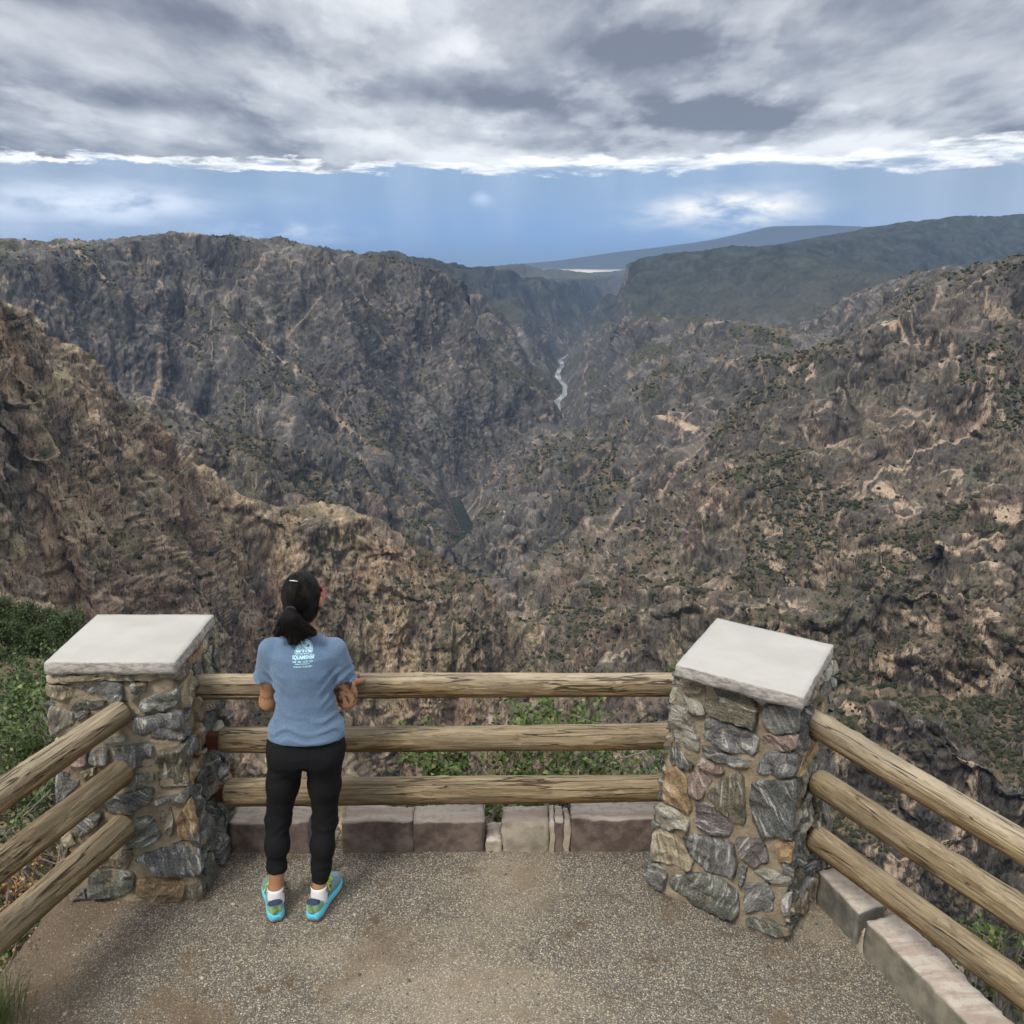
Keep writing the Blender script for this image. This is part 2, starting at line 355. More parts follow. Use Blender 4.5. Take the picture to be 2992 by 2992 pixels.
wgt *= np.where(vis, 1.0, .12)
wgt = blur(blur(blur(wgt, 7, 0), 5, 0), 9, 1)
cum = np.concatenate([np.zeros((NAc, 1)), np.cumsum(wgt, 1)], 1); cum /= cum[:, -1:]
uf = np.linspace(-UMAX, UMAX, NA); fi = np.interp(uf, uc, np.arange(NAc)); i0 = np.minimum(fi.astype(int), NAc-2); ft = (fi-i0)[:, None]
lrc = np.log(rc); q = np.linspace(0, 1, NV)
RR = np.empty((NA, NV)); ZZ = np.empty((NA, NV))
for i in range(NA):
    c = cum[i0[i]]*(1-ft[i])+cum[i0[i]+1]*ft[i]; h = Hb[i0[i]]*(1-ft[i])+Hb[i0[i]+1]*ft[i]
    l = np.interp(q, c, lrc); RR[i] = np.exp(l); ZZ[i] = np.interp(l, lrc, h)
azf = np.arctan(uf)[:, None]
P = np.stack([np.sin(azf)*RR, np.cos(azf)*RR, ZZ], -1)
def normals(P):
    du = np.empty_like(P); dv = np.empty_like(P)
    du[1:-1] = P[2:]-P[:-2]; du[0] = P[1]-P[0]; du[-1] = P[-1]-P[-2]
    dv[:, 1:-1] = P[:, 2:]-P[:, :-2]; dv[:, 0] = P[:, 1]-P[:, 0]; dv[:, -1] = P[:, -1]-P[:, -2]
    n = np.cross(du, dv); n /= np.linalg.norm(n, axis=-1, keepdims=True)+1e-9
    return n*np.sign(n[..., 2:3]+1e-9)
N = normals(P)
for c in range(3): N[..., c] = blur(blur(N[..., c], 7, 0), 7, 1)
N /= np.linalg.norm(N, axis=-1, keepdims=True)+1e-9
steep = 1-N[..., 2]
dR = poly_dist(P[..., 0], P[..., 1], RIV)
R = RR.astype(np.float32)
amp_mask = sstep(7, 60, R)*.97+.03
amp_mask = amp_mask*sstep(12, 90, dR)
disp = np.zeros(R.shape, np.float32)
# fluted buttresses: noise squeezed in plan, stretched down the face
warp = pn(P/130, 5)
Q = P*np.array([1, 1, .38])+warp[..., None]*np.array([14, 14, 6])
Q2 = P*np.array([1, 1, .8])+warp[..., None]*14
for k, lam in enumerate((300, 140, 66, 31, 15, 7.2, 3.5, 1.7, .8)):
    vis_w = sstep(.0016, .004, lam/R)*(1-sstep(.08, .2, lam/R))
    m = vis_w > .002
    if not m.any(): continue
    n_ = np.zeros(R.shape, np.float32); n_[m] = pn((Q if lam > 30 else Q2)[m]/lam, 31+k*5)
    v = (1-2.6*np.abs(n_)) if lam > 100 else (2.4*np.abs(n_)-.75)
    disp += v*vis_w*lam*(.08+.14*np.clip(steep*1.6, 0, 1))*(.38 if lam > 100 else .85 if lam > 20 else 1.6)
# jointed blocks and ledges on the faces
for lam, a in ((130, .11), (52, .15), (21, .20), (8, .24), (3.2, .22)):
    vis_w = sstep(.002, .006, lam/R)*(1-sstep(.07, .16, lam/R)); m = vis_w > .002
    if not m.any(): continue
    n_ = np.zeros(R.shape, np.float32); n_[m] = pn((P*np.array([.9, .9, .17 if lam != 130 else .5])+np.array([5, 9, 3])+warp[..., None]*6)[m]/lam, 77+lam)
    n_ = np.round(n_*4)/4*.75+n_*.25
    disp += n_*lam*a*vis_w*np.clip(steep*2-.1, .1, 1)
P = P+N*(disp*amp_mask*float(__import__('os').environ.get('DISP', 1)))[..., None]
N2 = normals(P)
print('disp', round(time.time()-T0, 1))
V = P.reshape(-1, 3)
me = mesh_np('canyon_terrain', V, grid_faces(NA, NV))
# attributes: smoothed steepness and plant cover
st2 = 1-N2[..., 2]; st2 = blur(blur(st2, 3, 0), 3, 1)
cover_n = fbm(np.stack([P[..., 0]/220, P[..., 1]/220, P[..., 2]/220], -1), 4, 91)
fine_n = pn(P/35, 95)
cover = np.clip((.50-st2)/.25, 0, 1)*sstep(-.3, .45, cover_n+.6*fine_n)
far_forest = sstep(3800, 5500, R)*sstep(.55, .3, st2)*sstep(-420, -200, P[..., 2])
cover = np.maximum(cover, far_forest)

# --- rock, soil and brush colours, worked out per point of the ground ---
def lerp(a, b, t): return a+(np.asarray(b, np.float32)-a)*t[..., None]
PZ = P*np.array([1, 1, .30])
CN = {}
for lam in (260, 90, 32, 11, 4, 1.5, .5):
    mm = (lam/R > .0012)
    z_ = np.zeros(R.shape, np.float32); z_[mm] = pn(PZ[mm]/lam, 301+lam); CN[lam] = z_*sstep(.0012, .004, lam/R)
big = CN[260]*1.3+CN[90]*1.1+CN[32]*.4; mid = CN[32]+CN[11]*.8+CN[4]*.6; fine = CN[11]*.6+CN[4]+CN[1.5]*.8+CN[.5]*.6
farw = sstep(1050, 1500, R)                                      # far walls toned darker and greyer: cloud shadow and haze put into the colour
rock = np.zeros(P.shape, np.float32)+np.array([.150, .132, .112], np.float32)
rock = lerp(rock, [.27, .222, .168], sstep(-.3, .5, big))
rock = lerp(rock, [.105, .098, .092], sstep(.05, .55, -mid+.3*big)*.8)
rock = lerp(rock, [.36, .29, .215], sstep(.30, .8, mid+.3*fine)*.85)
rock = lerp(rock, [.185, .18, .118], sstep(.1, .5, fbm(P/41, 2, 61))*.5)
rock = lerp(rock, [.23, .15, .12], sstep(.12, .5, fbm(P/95, 2, 67))*.4)
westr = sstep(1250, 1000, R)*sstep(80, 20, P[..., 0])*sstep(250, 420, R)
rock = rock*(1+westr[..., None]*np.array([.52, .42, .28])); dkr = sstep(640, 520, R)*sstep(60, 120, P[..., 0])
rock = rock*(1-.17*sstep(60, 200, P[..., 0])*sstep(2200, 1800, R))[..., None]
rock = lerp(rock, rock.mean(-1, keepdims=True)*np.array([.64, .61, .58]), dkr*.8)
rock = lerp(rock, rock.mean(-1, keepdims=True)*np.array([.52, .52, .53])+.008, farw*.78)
rock = lerp(rock, rock*.36, sstep(.2, .75, -fine)*.85)
rock = lerp(rock, np.minimum(rock*1.9, .58), sstep(.4, 1.0, fine)*.7)
def dyke(lam, width, seed, k):
    wv_ = np.stack([CN[32], CN[11], CN[32]], -1)*7
    n_ = fbm((P+wv_)/lam, 2, seed); line = 1-sstep(width*.45, width, np.abs(n_))
    return line*sstep(.0, .18, pn(P/lam*1.5, seed+9))*k
for lam, wd, sd, k in ((420, .017, 401, .9), (300, .016, 431, .85), (150, .026, 463, .85), (85, .034, 487, .75), (40, .045, 499, .6)):
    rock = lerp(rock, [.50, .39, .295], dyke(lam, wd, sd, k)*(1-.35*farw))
dry = sstep(120, 30, R)
def plane_dyke(A, B, w, yaw=14, k=.95):
    w = w*.6
    A = at_y(*A); B = at_y(*B); st_ = A[:2]/np.hypot(*A[:2]); a_ = math.radians(yaw); st_ = np.array([st_[0]*math.cos(a_)-st_[1]*math.sin(a_), st_[0]*math.sin(a_)+st_[1]*math.cos(a_), 0])
    n_ = np.cross(B-A, st_); n_ /= np.linalg.norm(n_); L_ = np.linalg.norm(B-A); u_ = (B-A)/L_
    t_ = ((P-A)@u_)/L_; d_ = np.abs((P-A)@n_+L_*.05*CN[90]*2+CN[32]*w*1.6+CN[11]*w*.9); ww = w*(.75+.8*CN[32]*2+.5*CN[11])
    g_ = (P-A)@st_; m_ = sstep(1.15, .9, d_/np.maximum(ww, w*.25))*sstep(-.03, .03, t_)*sstep(1.03, .97, t_)*(np.abs(g_) < 420)
    return np.clip(m_*k, 0, 1)
for a_, b_, w_ in (((180,855,800),(262,975,790),7), ((262,975,790),(345,1040,785),5), ((340,1035,785),(455,1230,770),8), ((225,885,800),(300,935,795),4), ((380,1060,770),(440,1120,770),3), ((1245,770,1650),(1372,840,1550),9), ((1640,900,980),(1750,1005,920),11),
                   ((1685,600,1250),(1712,655,1200),11), ((1885,605,1080),(1893,700,1000),10), ((1520,668,1480),(1665,672,1380),9), ((1780,640,1150),(1800,690,1100),7), ((1860,960,800),(1932,955,780),12), ((90,490,2350),(250,610,2200),10), ((430,590,2250),(520,650,2100),9),
                   ((960,955,1800),(1010,990,1700),6), ((1440,1050,880),(1500,1075,870),5), ((1700,1230,500),(1760,1290,480),3), ((1830,1100,540),(1870,1180,500),3), ((1600,1290,500),(1700,1330,460),2.5), ((560,690,2050),(640,760,1950),8)):
    rock = lerp(rock, [.50, .385, .29], plane_dyke(a_, b_, w_))
soil = lerp(np.zeros(P.shape, np.float32)+np.array([.15, .118, .082], np.float32), [.24, .19, .13], sstep(-.5, .6, fine))
brush = lerp(np.zeros(P.shape, np.float32)+np.array([.052, .054, .033], np.float32), [.095, .092, .062], sstep(-.5, .6, CN[4]+CN[1.5]))
grd = lerp(soil, [0, 0, 0], np.zeros(R.shape)); bk = sstep(-.15, .35, mid+.4*fine+.25*cover_n+.1+.6*sstep(1500, 3500, R)-.5*dry)
grd = soil*(1-bk[..., None])+brush*bk[..., None]
cvr = sstep(.15, .6, cover)[..., None]
colr = rock*(1-cvr)+grd*cvr
forest = (sstep(4300, 5600, R)*sstep(-470, -330, P[..., 2])*sstep(.75, .5, st2)*.85)*sstep(9000, 8300, R)
colr = lerp(colr, np.array([.030, .035, .031])*np.clip(1+1.1*(CN[90]+CN[32]+.6*fine)[..., None], .3, 2.4), forest)
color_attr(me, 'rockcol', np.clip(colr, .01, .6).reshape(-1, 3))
m, t = material('canyon_rock', .95, spec=.08)
co = t.coord('Object')
h1 = t.noise(t.mapv(co, scale=(1, 1, .45)), .5, 4, .72)
k1 = t.noise(t.mapv(co, scale=(1, 1, .13)), .10, 4, .6); k2 = t.noise(t.mapv(co, scale=(1, 1, .25), loc=(7, 3, 1)), .30, 3, .6)
crk = t.math('MAXIMUM', t.math('SUBTRACT', 1.0, t.ss(t.math('ABSOLUTE', t.math('SUBTRACT', k1, .5)), .002, .022)), t.math('MULTIPLY', t.math('SUBTRACT', 1.0, t.ss(t.math('ABSOLUTE', t.math('SUBTRACT', k2, .5)), .002, .03)), .7))
nzt = t.sep(t.new('ShaderNodeNewGeometry').outputs['Normal'])[2]
crk = t.math('MULTIPLY', crk, t.math('SUBTRACT', 1.0, t.ss(nzt, .55, .85)))
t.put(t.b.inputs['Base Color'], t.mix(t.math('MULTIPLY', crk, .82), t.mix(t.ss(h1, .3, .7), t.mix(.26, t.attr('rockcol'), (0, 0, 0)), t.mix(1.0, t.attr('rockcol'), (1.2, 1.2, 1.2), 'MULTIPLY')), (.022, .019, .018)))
h2 = t.noise(co, 9.0, 4, .7)
t.put(t.b.inputs['Normal'], t.bump(h2, .08, .8, t.bump(h1, 3.2, .8, t.bump(k1, 9.0, .7))))
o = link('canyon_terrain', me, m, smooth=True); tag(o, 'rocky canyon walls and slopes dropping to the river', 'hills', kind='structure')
Pn = P; N2n = N2; Rn = R; coverN = cover

# scrub on the canyon slopes: separate little crowns, far too many to count
ico = bmesh.new(); bmesh.ops.create_icosphere(ico, subdivisions=1, radius=1)
iv = np.array([v.co[:] for v in ico.verts]); ifc = np.array([[v.index for v in f.verts] for f in ico.faces]); ico.free()
ico = bmesh.new(); bmesh.ops.create_icosphere(ico, subdivisions=2, radius=1)
iv2 = np.array([v.co[:] for v in ico.verts]); ifc2 = np.array([[v.index for v in f.verts] for f in ico.faces]); ico.free()
def blobs(C, S, base, faces, seed):
    r = np.random.default_rng(seed); n = len(C); k = len(base)
    rad = S[:, None, None]*base[None]*(1+r.normal(0, .26, (n, k, 1)))*np.array([1, 1, .8])
    ang = r.uniform(0, 6.28, n); c_, s_ = np.cos(ang)[:, None], np.sin(ang)[:, None]
    x = rad[..., 0]*c_-rad[..., 1]*s_; y = rad[..., 0]*s_+rad[..., 1]*c_
    Vv = np.stack([x, y, rad[..., 2]], -1)+C[:, None]
    Ff = (faces[None]+(np.arange(n)*k)[:, None, None]).reshape(-1, 3)
    Cc = np.repeat(r.random((n, 3)), k, 0)
    return Vv.reshape(-1, 3), Ff, Cc
azu = np.tan(np.arctan2(P[..., 0], P[..., 1]))
mk = (R > 170) & (R < 5200) & (np.abs(azu) < .8) & (N2[..., 2] > .3)
westw = (R < 1050) & (P[..., 0] < 40)
prob = mk*(np.where(westw, .006, .035*sstep(.95, .55, st2))+.17*np.maximum(cover, .5*sstep(.75, .5, st2)*sstep(-.2, .4, cover_n+.5*fine_n)*(~westw)))*np.where(westw, .6, 1)*np.clip(R/900, .05, 1.3)*.62
prob *= .25+1.7*sstep(-.15, .4, cover_n+.35*fine_n)
crest = np.zeros_like(prob)
pick = rng.random(prob.shape) < prob*min(1.0, 64000/prob.sum())
idx = np.argwhere(pick); C = P[pick]+0; rr = R[pick]
S = (.55+2.1*rng.random(len(C))**2.2)*np.clip(rr/1000, .7, 1.45)
C[:, 2] += S*.35
near = rr < 1100
Va, Fa, Ca = blobs(C[~near], S[~near], iv, ifc, 1); Vb, Fb, Cb = blobs(C[near], S[near], iv2, ifc2, 2)
print('shrubs', near.sum(), (~near).sum())
me = mesh_np('slope_scrub', np.vstack([Va, Vb]), np.vstack([Fa, Fb+len(Va)])); color_attr(me, 'rnd', np.vstack([Ca, Cb]))
m, t = material('scrub_leaves', .95, spec=.1); rn = t.sep(t.attr('rnd'))
cc = t.mix(rn[0], (.026, .033, .018), (.070, .078, .044)); cc = t.mix(t.ss(rn[1], .86, .95), cc, (.13, .115, .08))
cc = t.mix(t.noise(t.coord('Object'), 1.2, 3, .7), t.mix(.6, cc, (.0, .0, .0)), cc)
t.put(t.b.inputs['Base Color'], cc); m_scrub = m
o = link('slope_scrub', me, m, smooth=False); tag(o, 'dark green junipers and brush scattered over the canyon slopes', 'scrub', kind='stuff')

# standing burnt trunks on the dark slope below the right-hand fence
mkb = (R > 190) & (R < 620) & (P[..., 0] > 110) & (azu < .8) & (N2[..., 2] > .25); pb_ = mkb*(.4+.6*sstep(-.1, .4, cover_n)); pk = rng.random(pb_.shape) < pb_*min(1, 2600/max(pb_.sum(), 1)); Cb_ = P[pk]; nb_ = len(Cb_)
hb_ = rng.uniform(2.5, 7.5, nb_); wb_ = rng.uniform(.09, .20, nb_); ln_ = rng.normal(0, .05, (nb_, 2))*hb_[:, None]; th3 = np.array([0, 2.09, 4.19])
bot = Cb_[:, None]+np.stack([np.cos(th3)*wb_[:, None], np.sin(th3)*wb_[:, None], np.full((nb_, 3), -.8)], -1); tp_ = Cb_+np.concatenate([ln_, hb_[:, None]], 1)
Vt = np.concatenate([bot, tp_[:, None]], 1).reshape(-1, 3); bb = (np.arange(nb_)*4)[:, None]; Ft = np.concatenate([bb+np.array([[0, 1, 3]]), bb+np.array([[1, 2, 3]]), bb+np.array([[2, 0, 3]])])
o = link('burnt_trunks', mesh_np('burnt_trunks', Vt, Ft), plain_mat('charred_bark', (.035, .032, .03), .95, .1, .5, .3)); tag(o, 'bare burnt tree trunks standing on the dark slope at the right', 'dead trees', kind='stuff')
# river
def ribbon(P2, w, z):
    P2 = np.array(P2, float); n = 400
    s = np.concatenate([[0], np.cumsum(np.hypot(*np.diff(P2, axis=0).T))]); q_ = np.linspace(0, s[-1], n)
    C2 = np.stack([np.interp(q_, s, P2[:, 0]), np.interp(q_, s, P2[:, 1])], 1)
    d_ = np.gradient(C2, axis=0); d_ /= np.linalg.norm(d_, axis=1)[:, None]; nn = np.stack([-d_[:, 1], d_[:, 0]], 1)
    A = C2+nn*w; B = C2-nn*w
    Vv = np.vstack([np.hstack([A, np.full((n, 1), z)]), np.hstack([B, np.full((n, 1), z)])])
    i = np.arange(n-1); return Vv, np.stack([i, i+1, n+i+1, n+i], 1)
Vr, Fr = ribbon(RIV, 21, RIVER-1.2)
m, t = material('river_water', .12, (.06, .085, .075), .5)
co = t.coord('Object'); foam = t.math('MULTIPLY', t.math('ADD', .35, t.math('MULTIPLY', t.ss(t.noise(t.mapv(co, scale=(1, .35, 1)), .02, 3, .6), .42, .6), .6)), t.ss(t.sep(co)[1], 2300.0, 3000.0))
t.put(t.b.inputs['Base Color'], t.mix(t.math('MULTIPLY', foam, .7), (.02, .028, .022), (.50, .54, .54))); t.put(t.b.inputs['Roughness'], t.mix(foam, (.1,)*3, (.6,)*3))
t.put(t.b.inputs['Normal'], t.bump(t.noise(co, .15, 5, .6), 1.2, .5))
o = link('river', mesh_np('river', Vr, Fr), m); tag(o, 'pale river winding along the canyon floor', 'river', kind='structure')

# far plain and table mountain
me = mesh_np('far_plain', [(-150000, -20000, -660), (150000, -20000, -660), (150000, 150000, -660), (-150000, 150000, -660)], np.array([[0, 1, 2, 3]]))
m, t = material('far_plain', .95, spec=.1); co = t.coord('Object')
t.put(t.b.inputs['Base Color'], t.mix(t.ss(t.noise(t.mapv(co, scale=(.3, 1, 1)), .0004, 4, .6), .4, .6), (.16, .15, .11), (.6, .56, .45)))
o = link('plain', me, m); tag(o, 'pale flat plain beyond the canyon mouth', 'plain', kind='structure')
ms = [(900,505),(1050,492),(1100,485),(1160,476),(1230,468),(1300,459),(1350,451),(1400,440),(1440,430),(1460,427),(1560,425),(1640,428),(1720,432),(1900,436),(2200,440),(2600,450)]
Vm = []; nx = 260; ny = 22
xs = np.linspace(900, 2600, nx); ys = np.interp(xs, *zip(*ms))
for i in range(nx):
    top = at_y(xs[i], ys[i], 17500)
    for j in range(ny):
        s_ = j/(ny-1); Yd = 17500-1800*(1-s_) if j < ny-1 else 17500
        z_ = -670+(top[2]+670)*(s_**1.5)
        x_ = top[0]*(Yd/17500); z_ += 15*math.sin(i*.7+j)*s_*(1-s_)*2
        Vm.append((x_, Yd, z_))
    Vm.append((top[0]*1.2, 21000, top[2]-60))
me = mesh_np('table_mountain', Vm, grid_faces(nx, ny+1))
m, t = material('mountain_side', .95, spec=.05); co = t.coord('Object'); mz_ = t.sep(co)[2]; nn_ = t.noise(t.mapv(co, scale=(1, 1, 3)), .0012, 4, .6)
t.put(t.b.inputs['Base Color'], t.mix(t.ss(t.math('ADD', mz_, t.math('MULTIPLY', nn_, 60.0)), -150.0, -110.0), (.62, .56, .44), t.mix(nn_, (.035, .045, .045), (.06, .07, .06))))
o = link('mountain', me, m); tag(o, 'long flat-topped mountain fading blue on the horizon', 'mountain', kind='structure')

# the air itself
bm = bmesh.new(); bmesh.ops.create_cube(bm, size=1)
for v in bm.verts: v.co = Vector((v.co.x*320000, v.co.y*220000+60000, -672 if v.co.z < 0 else 640))
me = bpy.data.meshes.new('haze'); bm.to_mesh(me); bm.free()
m = bpy.data.materials.new('haze'); m.use_nodes = True; m.node_tree.nodes.clear(); t = NT(m)
pv = t.new('ShaderNodeVolumePrincipled'); pv.inputs['Color'].default_value = (.36, .56, .92, 1); pv.inputs['Density'].default_value = 3.8e-5; pv.inputs['Anisotropy'].default_value = 0.0
oo = t.new('ShaderNodeOutputMaterial'); t.l.new(pv.outputs[0], oo.inputs['Volume'])
o = link('haze', me, m, smooth=False); tag(o, 'blue haze filling the canyon air', 'haze', kind='stuff')
print('terrain done', round(time.time()-T0, 1))
# ================= terrace, kerb, piers, log rails =================
def noise_mesh(V, amp, scale, seed, octv=3):
    V = np.asarray(V, np.float64); N_ = np.stack([fbm(V*scale+k*31, octv, seed+k) for k in range(3)], -1); return V+N_*amp
# --- gravel terrace ---
m_gravel, t = material('gravel', .95, spec=.15)
co = t.coord('Object')
vc = t.voro(co, 175, out='Color'); vd = t.voro(co, 175); vs_ = t.sep(vc)
peb = t.ramp(vs_[0], [(0, (.10, .088, .072)), (.3, (.20, .178, .148)), (.6, (.285, .255, .21)), (.88, (.39, .35, .285)), (1, (.60, .54, .45))])
peb = t.mix(t.math('GREATER_THAN', vs_[1], .76), peb, (.135, .143, .147))
peb = t.mix(t.ss(vd, .35, .75), peb, t.mix(.75, peb, (.075, .06, .045)))
big_ = t.noise(co, 1.3, 5, .62, .4)
peb = t.mix(t.math('MULTIPLY', t.ss(big_, .54, .64), .7), peb, (.145, .105, .065))
peb = t.mix(t.math('MULTIPLY', t.ss(t.noise(t.mapv(co, loc=(3, 8, 0)), 6, 6, .75), .54, .66), .7), peb, (.10, .07, .042))
cx_ = t.sep(co)[0]
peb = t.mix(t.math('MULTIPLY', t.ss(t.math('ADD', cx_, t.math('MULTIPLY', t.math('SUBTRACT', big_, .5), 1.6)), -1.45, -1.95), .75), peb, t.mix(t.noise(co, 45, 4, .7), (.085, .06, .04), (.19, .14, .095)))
peb = t.mix(t.math('MULTIPLY', t.ss(t.noise(t.mapv(co, loc=(13, 2, 0)), .9, 4, .6), .48, .66), .35), peb, (.40, .34, .25))
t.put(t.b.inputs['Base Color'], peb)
hh = t.math('ADD', t.math('MULTIPLY', vd, -.7), t.math('MULTIPLY', vs_[2], .6))
t.put(t.b.inputs['Normal'], t.bump(t.noise(co, 25, 4, .6), .006, .6, t.bump(hh, .005, .9)))
nx, ny = 240, 190
gx = np.linspace(-2.35, 2.6, nx); gy = np.linspace(-1.0, 4.05, ny); GX, GY = np.meshgrid(gx, gy, indexing='ij')
def kerb_x(y): return 1.368+(3.415-y)*(1.635-1.368)/(3.415-2.565)
def left_x(y): return -1.9-.28*(3.6-y)*.0
GXX = np.where(GX > 0, GX*np.clip((kerb_x(np.minimum(GY, 3.45))+.04)/2.6, 0, 1), GX)
GYY = np.minimum(GY, 3.80)
GZ = .012*fbm(np.stack([GXX*1.5, GYY*1.5, 0*GX], -1), 4, 5)-.02*np.clip(-(GXX+2.0), 0, 1)
GZ = GZ+.012*sstep(.3, 0, np.hypot(GXX+.75, GYY-9))  # level
GZ = GZ-.30*sstep(-2.02, -2.35, GXX+.06*fbm(np.stack([GXX*3, GYY*3, 0*GX], -1), 2, 8))
me = mesh_np('gravel_terrace', np.stack([GXX, GYY, GZ], -1).reshape(-1, 3), grid_faces(nx, ny)[:, ::-1])
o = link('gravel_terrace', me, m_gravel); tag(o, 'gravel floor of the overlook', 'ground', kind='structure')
def ground_z(x, y): return float(.012*fbm(np.array([[x*1.5, y*1.5, 0]]), 4, 5)[0])
# loose stones lying on it
rr_ = np.random.default_rng(3); n = 5200
px = rr_.uniform(-2.2, 1.7, n); py = rr_.uniform(2.35, 3.76, n); ok = px < kerb_x(np.minimum(py, 3.45))-.02; px, py = px[ok], py[ok]
pz = .012*fbm(np.stack([px*1.5, py*1.5, 0*px], -1), 4, 5)
Sz = rr_.uniform(.0018, .0045, len(px))*np.where(rr_.random(len(px)) > .97, 1.9, 1)
Vp, Fp, Cp = blobs(np.stack([px, py, pz+Sz*.3], -1), Sz, iv, ifc, 9)
me = mesh_np('loose_gravel', Vp, Fp); color_attr(me, 'rnd', Cp)
m, t = material('pebbles', .9, spec=.2); rn = t.sep(t.attr('rnd'))
t.put(t.b.inputs['Base Color'], t.ramp(rn[0], [(0, (.07, .065, .06)), (.4, (.17, .15, .125)), (.75, (.27, .235, .185)), (1, (.5, .45, .37))]))
o = link('loose_gravel', me, m, smooth=False); tag(o, 'loose grey and tan pebbles scattered on the terrace', 'gravel', kind='stuff')

# --- rock materials ---
def rock_mat(name, attr=True, base=(.3, .25, .2)):
    m, t = material(name, .8, spec=.25); co = t.coord('Object'); at_ = t.attr('scol') ; sd = t.sep(t.attr('sseed'))
    off = t.comb(t.math('MULTIPLY', sd[0], 37.0), t.math('MULTIPLY', sd[1], 41.0), t.math('MULTIPLY', sd[2], 29.0))
    p = t.vmath('ADD', co, off)
    rot = t.new('ShaderNodeVectorRotate', rotation_type='EULER_XYZ'); t.put(rot.inputs['Vector'], p); t.put(rot.inputs['Rotation'], t.comb(t.math('MULTIPLY', sd[0], 3.0), t.math('MULTIPLY', sd[1], 3.0), t.math('MULTIPLY', sd[2], 3.0)))
    pr_ = rot.outputs[0]
    band = t.noise(t.mapv(pr_, scale=(4, 4, 26)), 1.6, 6, .65, .8); speck = t.noise(p, 130, 3, .7); patch = t.noise(p, 14, 6, .65, .5)
    c = t.mix(t.ss(band, .42, .62), t.mix(.6, at_, (.03, .03, .03)), t.mix(.1, at_, (.6, .58, .5)))
    c = t.mix(t.math('MULTIPLY', t.ss(band, .575, .615), .85), c, (.54, .53, .50))
    c = t.mix(t.math('MULTIPLY', t.ss(patch, .56, .68), t.math('MULTIPLY', sd[1], .75)), c, (.34, .22, .085))
    c = t.mix(t.math('MULTIPLY', t.ss(t.noise(t.mapv(p, loc=(5, 1, 2)), 22, 5, .7), .60, .72), .5), c, (.47, .45, .38))
    c = t.mix(t.ss(speck, .35, .7), t.mix(.35, c, (.02, .02, .02)), t.mix(.12, c, (.8, .8, .75)))
    t.put(t.b.inputs['Base Color'], c)
    h = t.math('ADD', t.math('MULTIPLY', t.noise(pr_, 22, 7, .72), .8), t.math('MULTIPLY', band, .9))
    t.put(t.b.inputs['Normal'], t.bump(h, .022, 1.0)); t.b.inputs['Roughness'].default_value = .62; return m
M_ROCK = rock_mat('field_stone')
m_mortar, t = material('mortar', .95, spec=.1); co = t.coord('Object')
t.put(t.b.inputs['Base Color'], t.mix(t.ss(t.noise(co, 9, 5, .65), .38, .62), t.mix(t.noise(co, 300, 2, .5), (.19, .15, .105), (.33, .27, .19)), t.mix(t.noise(co, 300, 2, .5), (.30, .25, .175), (.46, .385, .275))))
t.put(t.b.inputs['Normal'], t.bump(t.noise(co, 160, 4, .7), .006, 1.0, t.bump(t.noise(co, 26, 5, .7), .022, .9)))
m_cap, t = material('cap_slab', .85, spec=.2); co = t.coord('Object')
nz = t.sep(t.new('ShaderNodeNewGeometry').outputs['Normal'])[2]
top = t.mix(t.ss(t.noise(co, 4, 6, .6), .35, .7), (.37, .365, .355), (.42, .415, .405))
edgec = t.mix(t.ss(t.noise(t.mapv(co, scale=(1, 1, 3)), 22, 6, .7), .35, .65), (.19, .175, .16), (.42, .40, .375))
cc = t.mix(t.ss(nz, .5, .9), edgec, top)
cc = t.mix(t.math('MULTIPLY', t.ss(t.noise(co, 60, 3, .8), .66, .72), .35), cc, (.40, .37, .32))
t.put(t.b.inputs['Base Color'], cc)
t.put(t.b.inputs['Normal'], t.bump(t.noise(co, 35, 6, .7), .004, .35, t.bump(t.noise(t.mapv(co, scale=(1, 1, 4)), 8, 4, .6), .01, .4)))

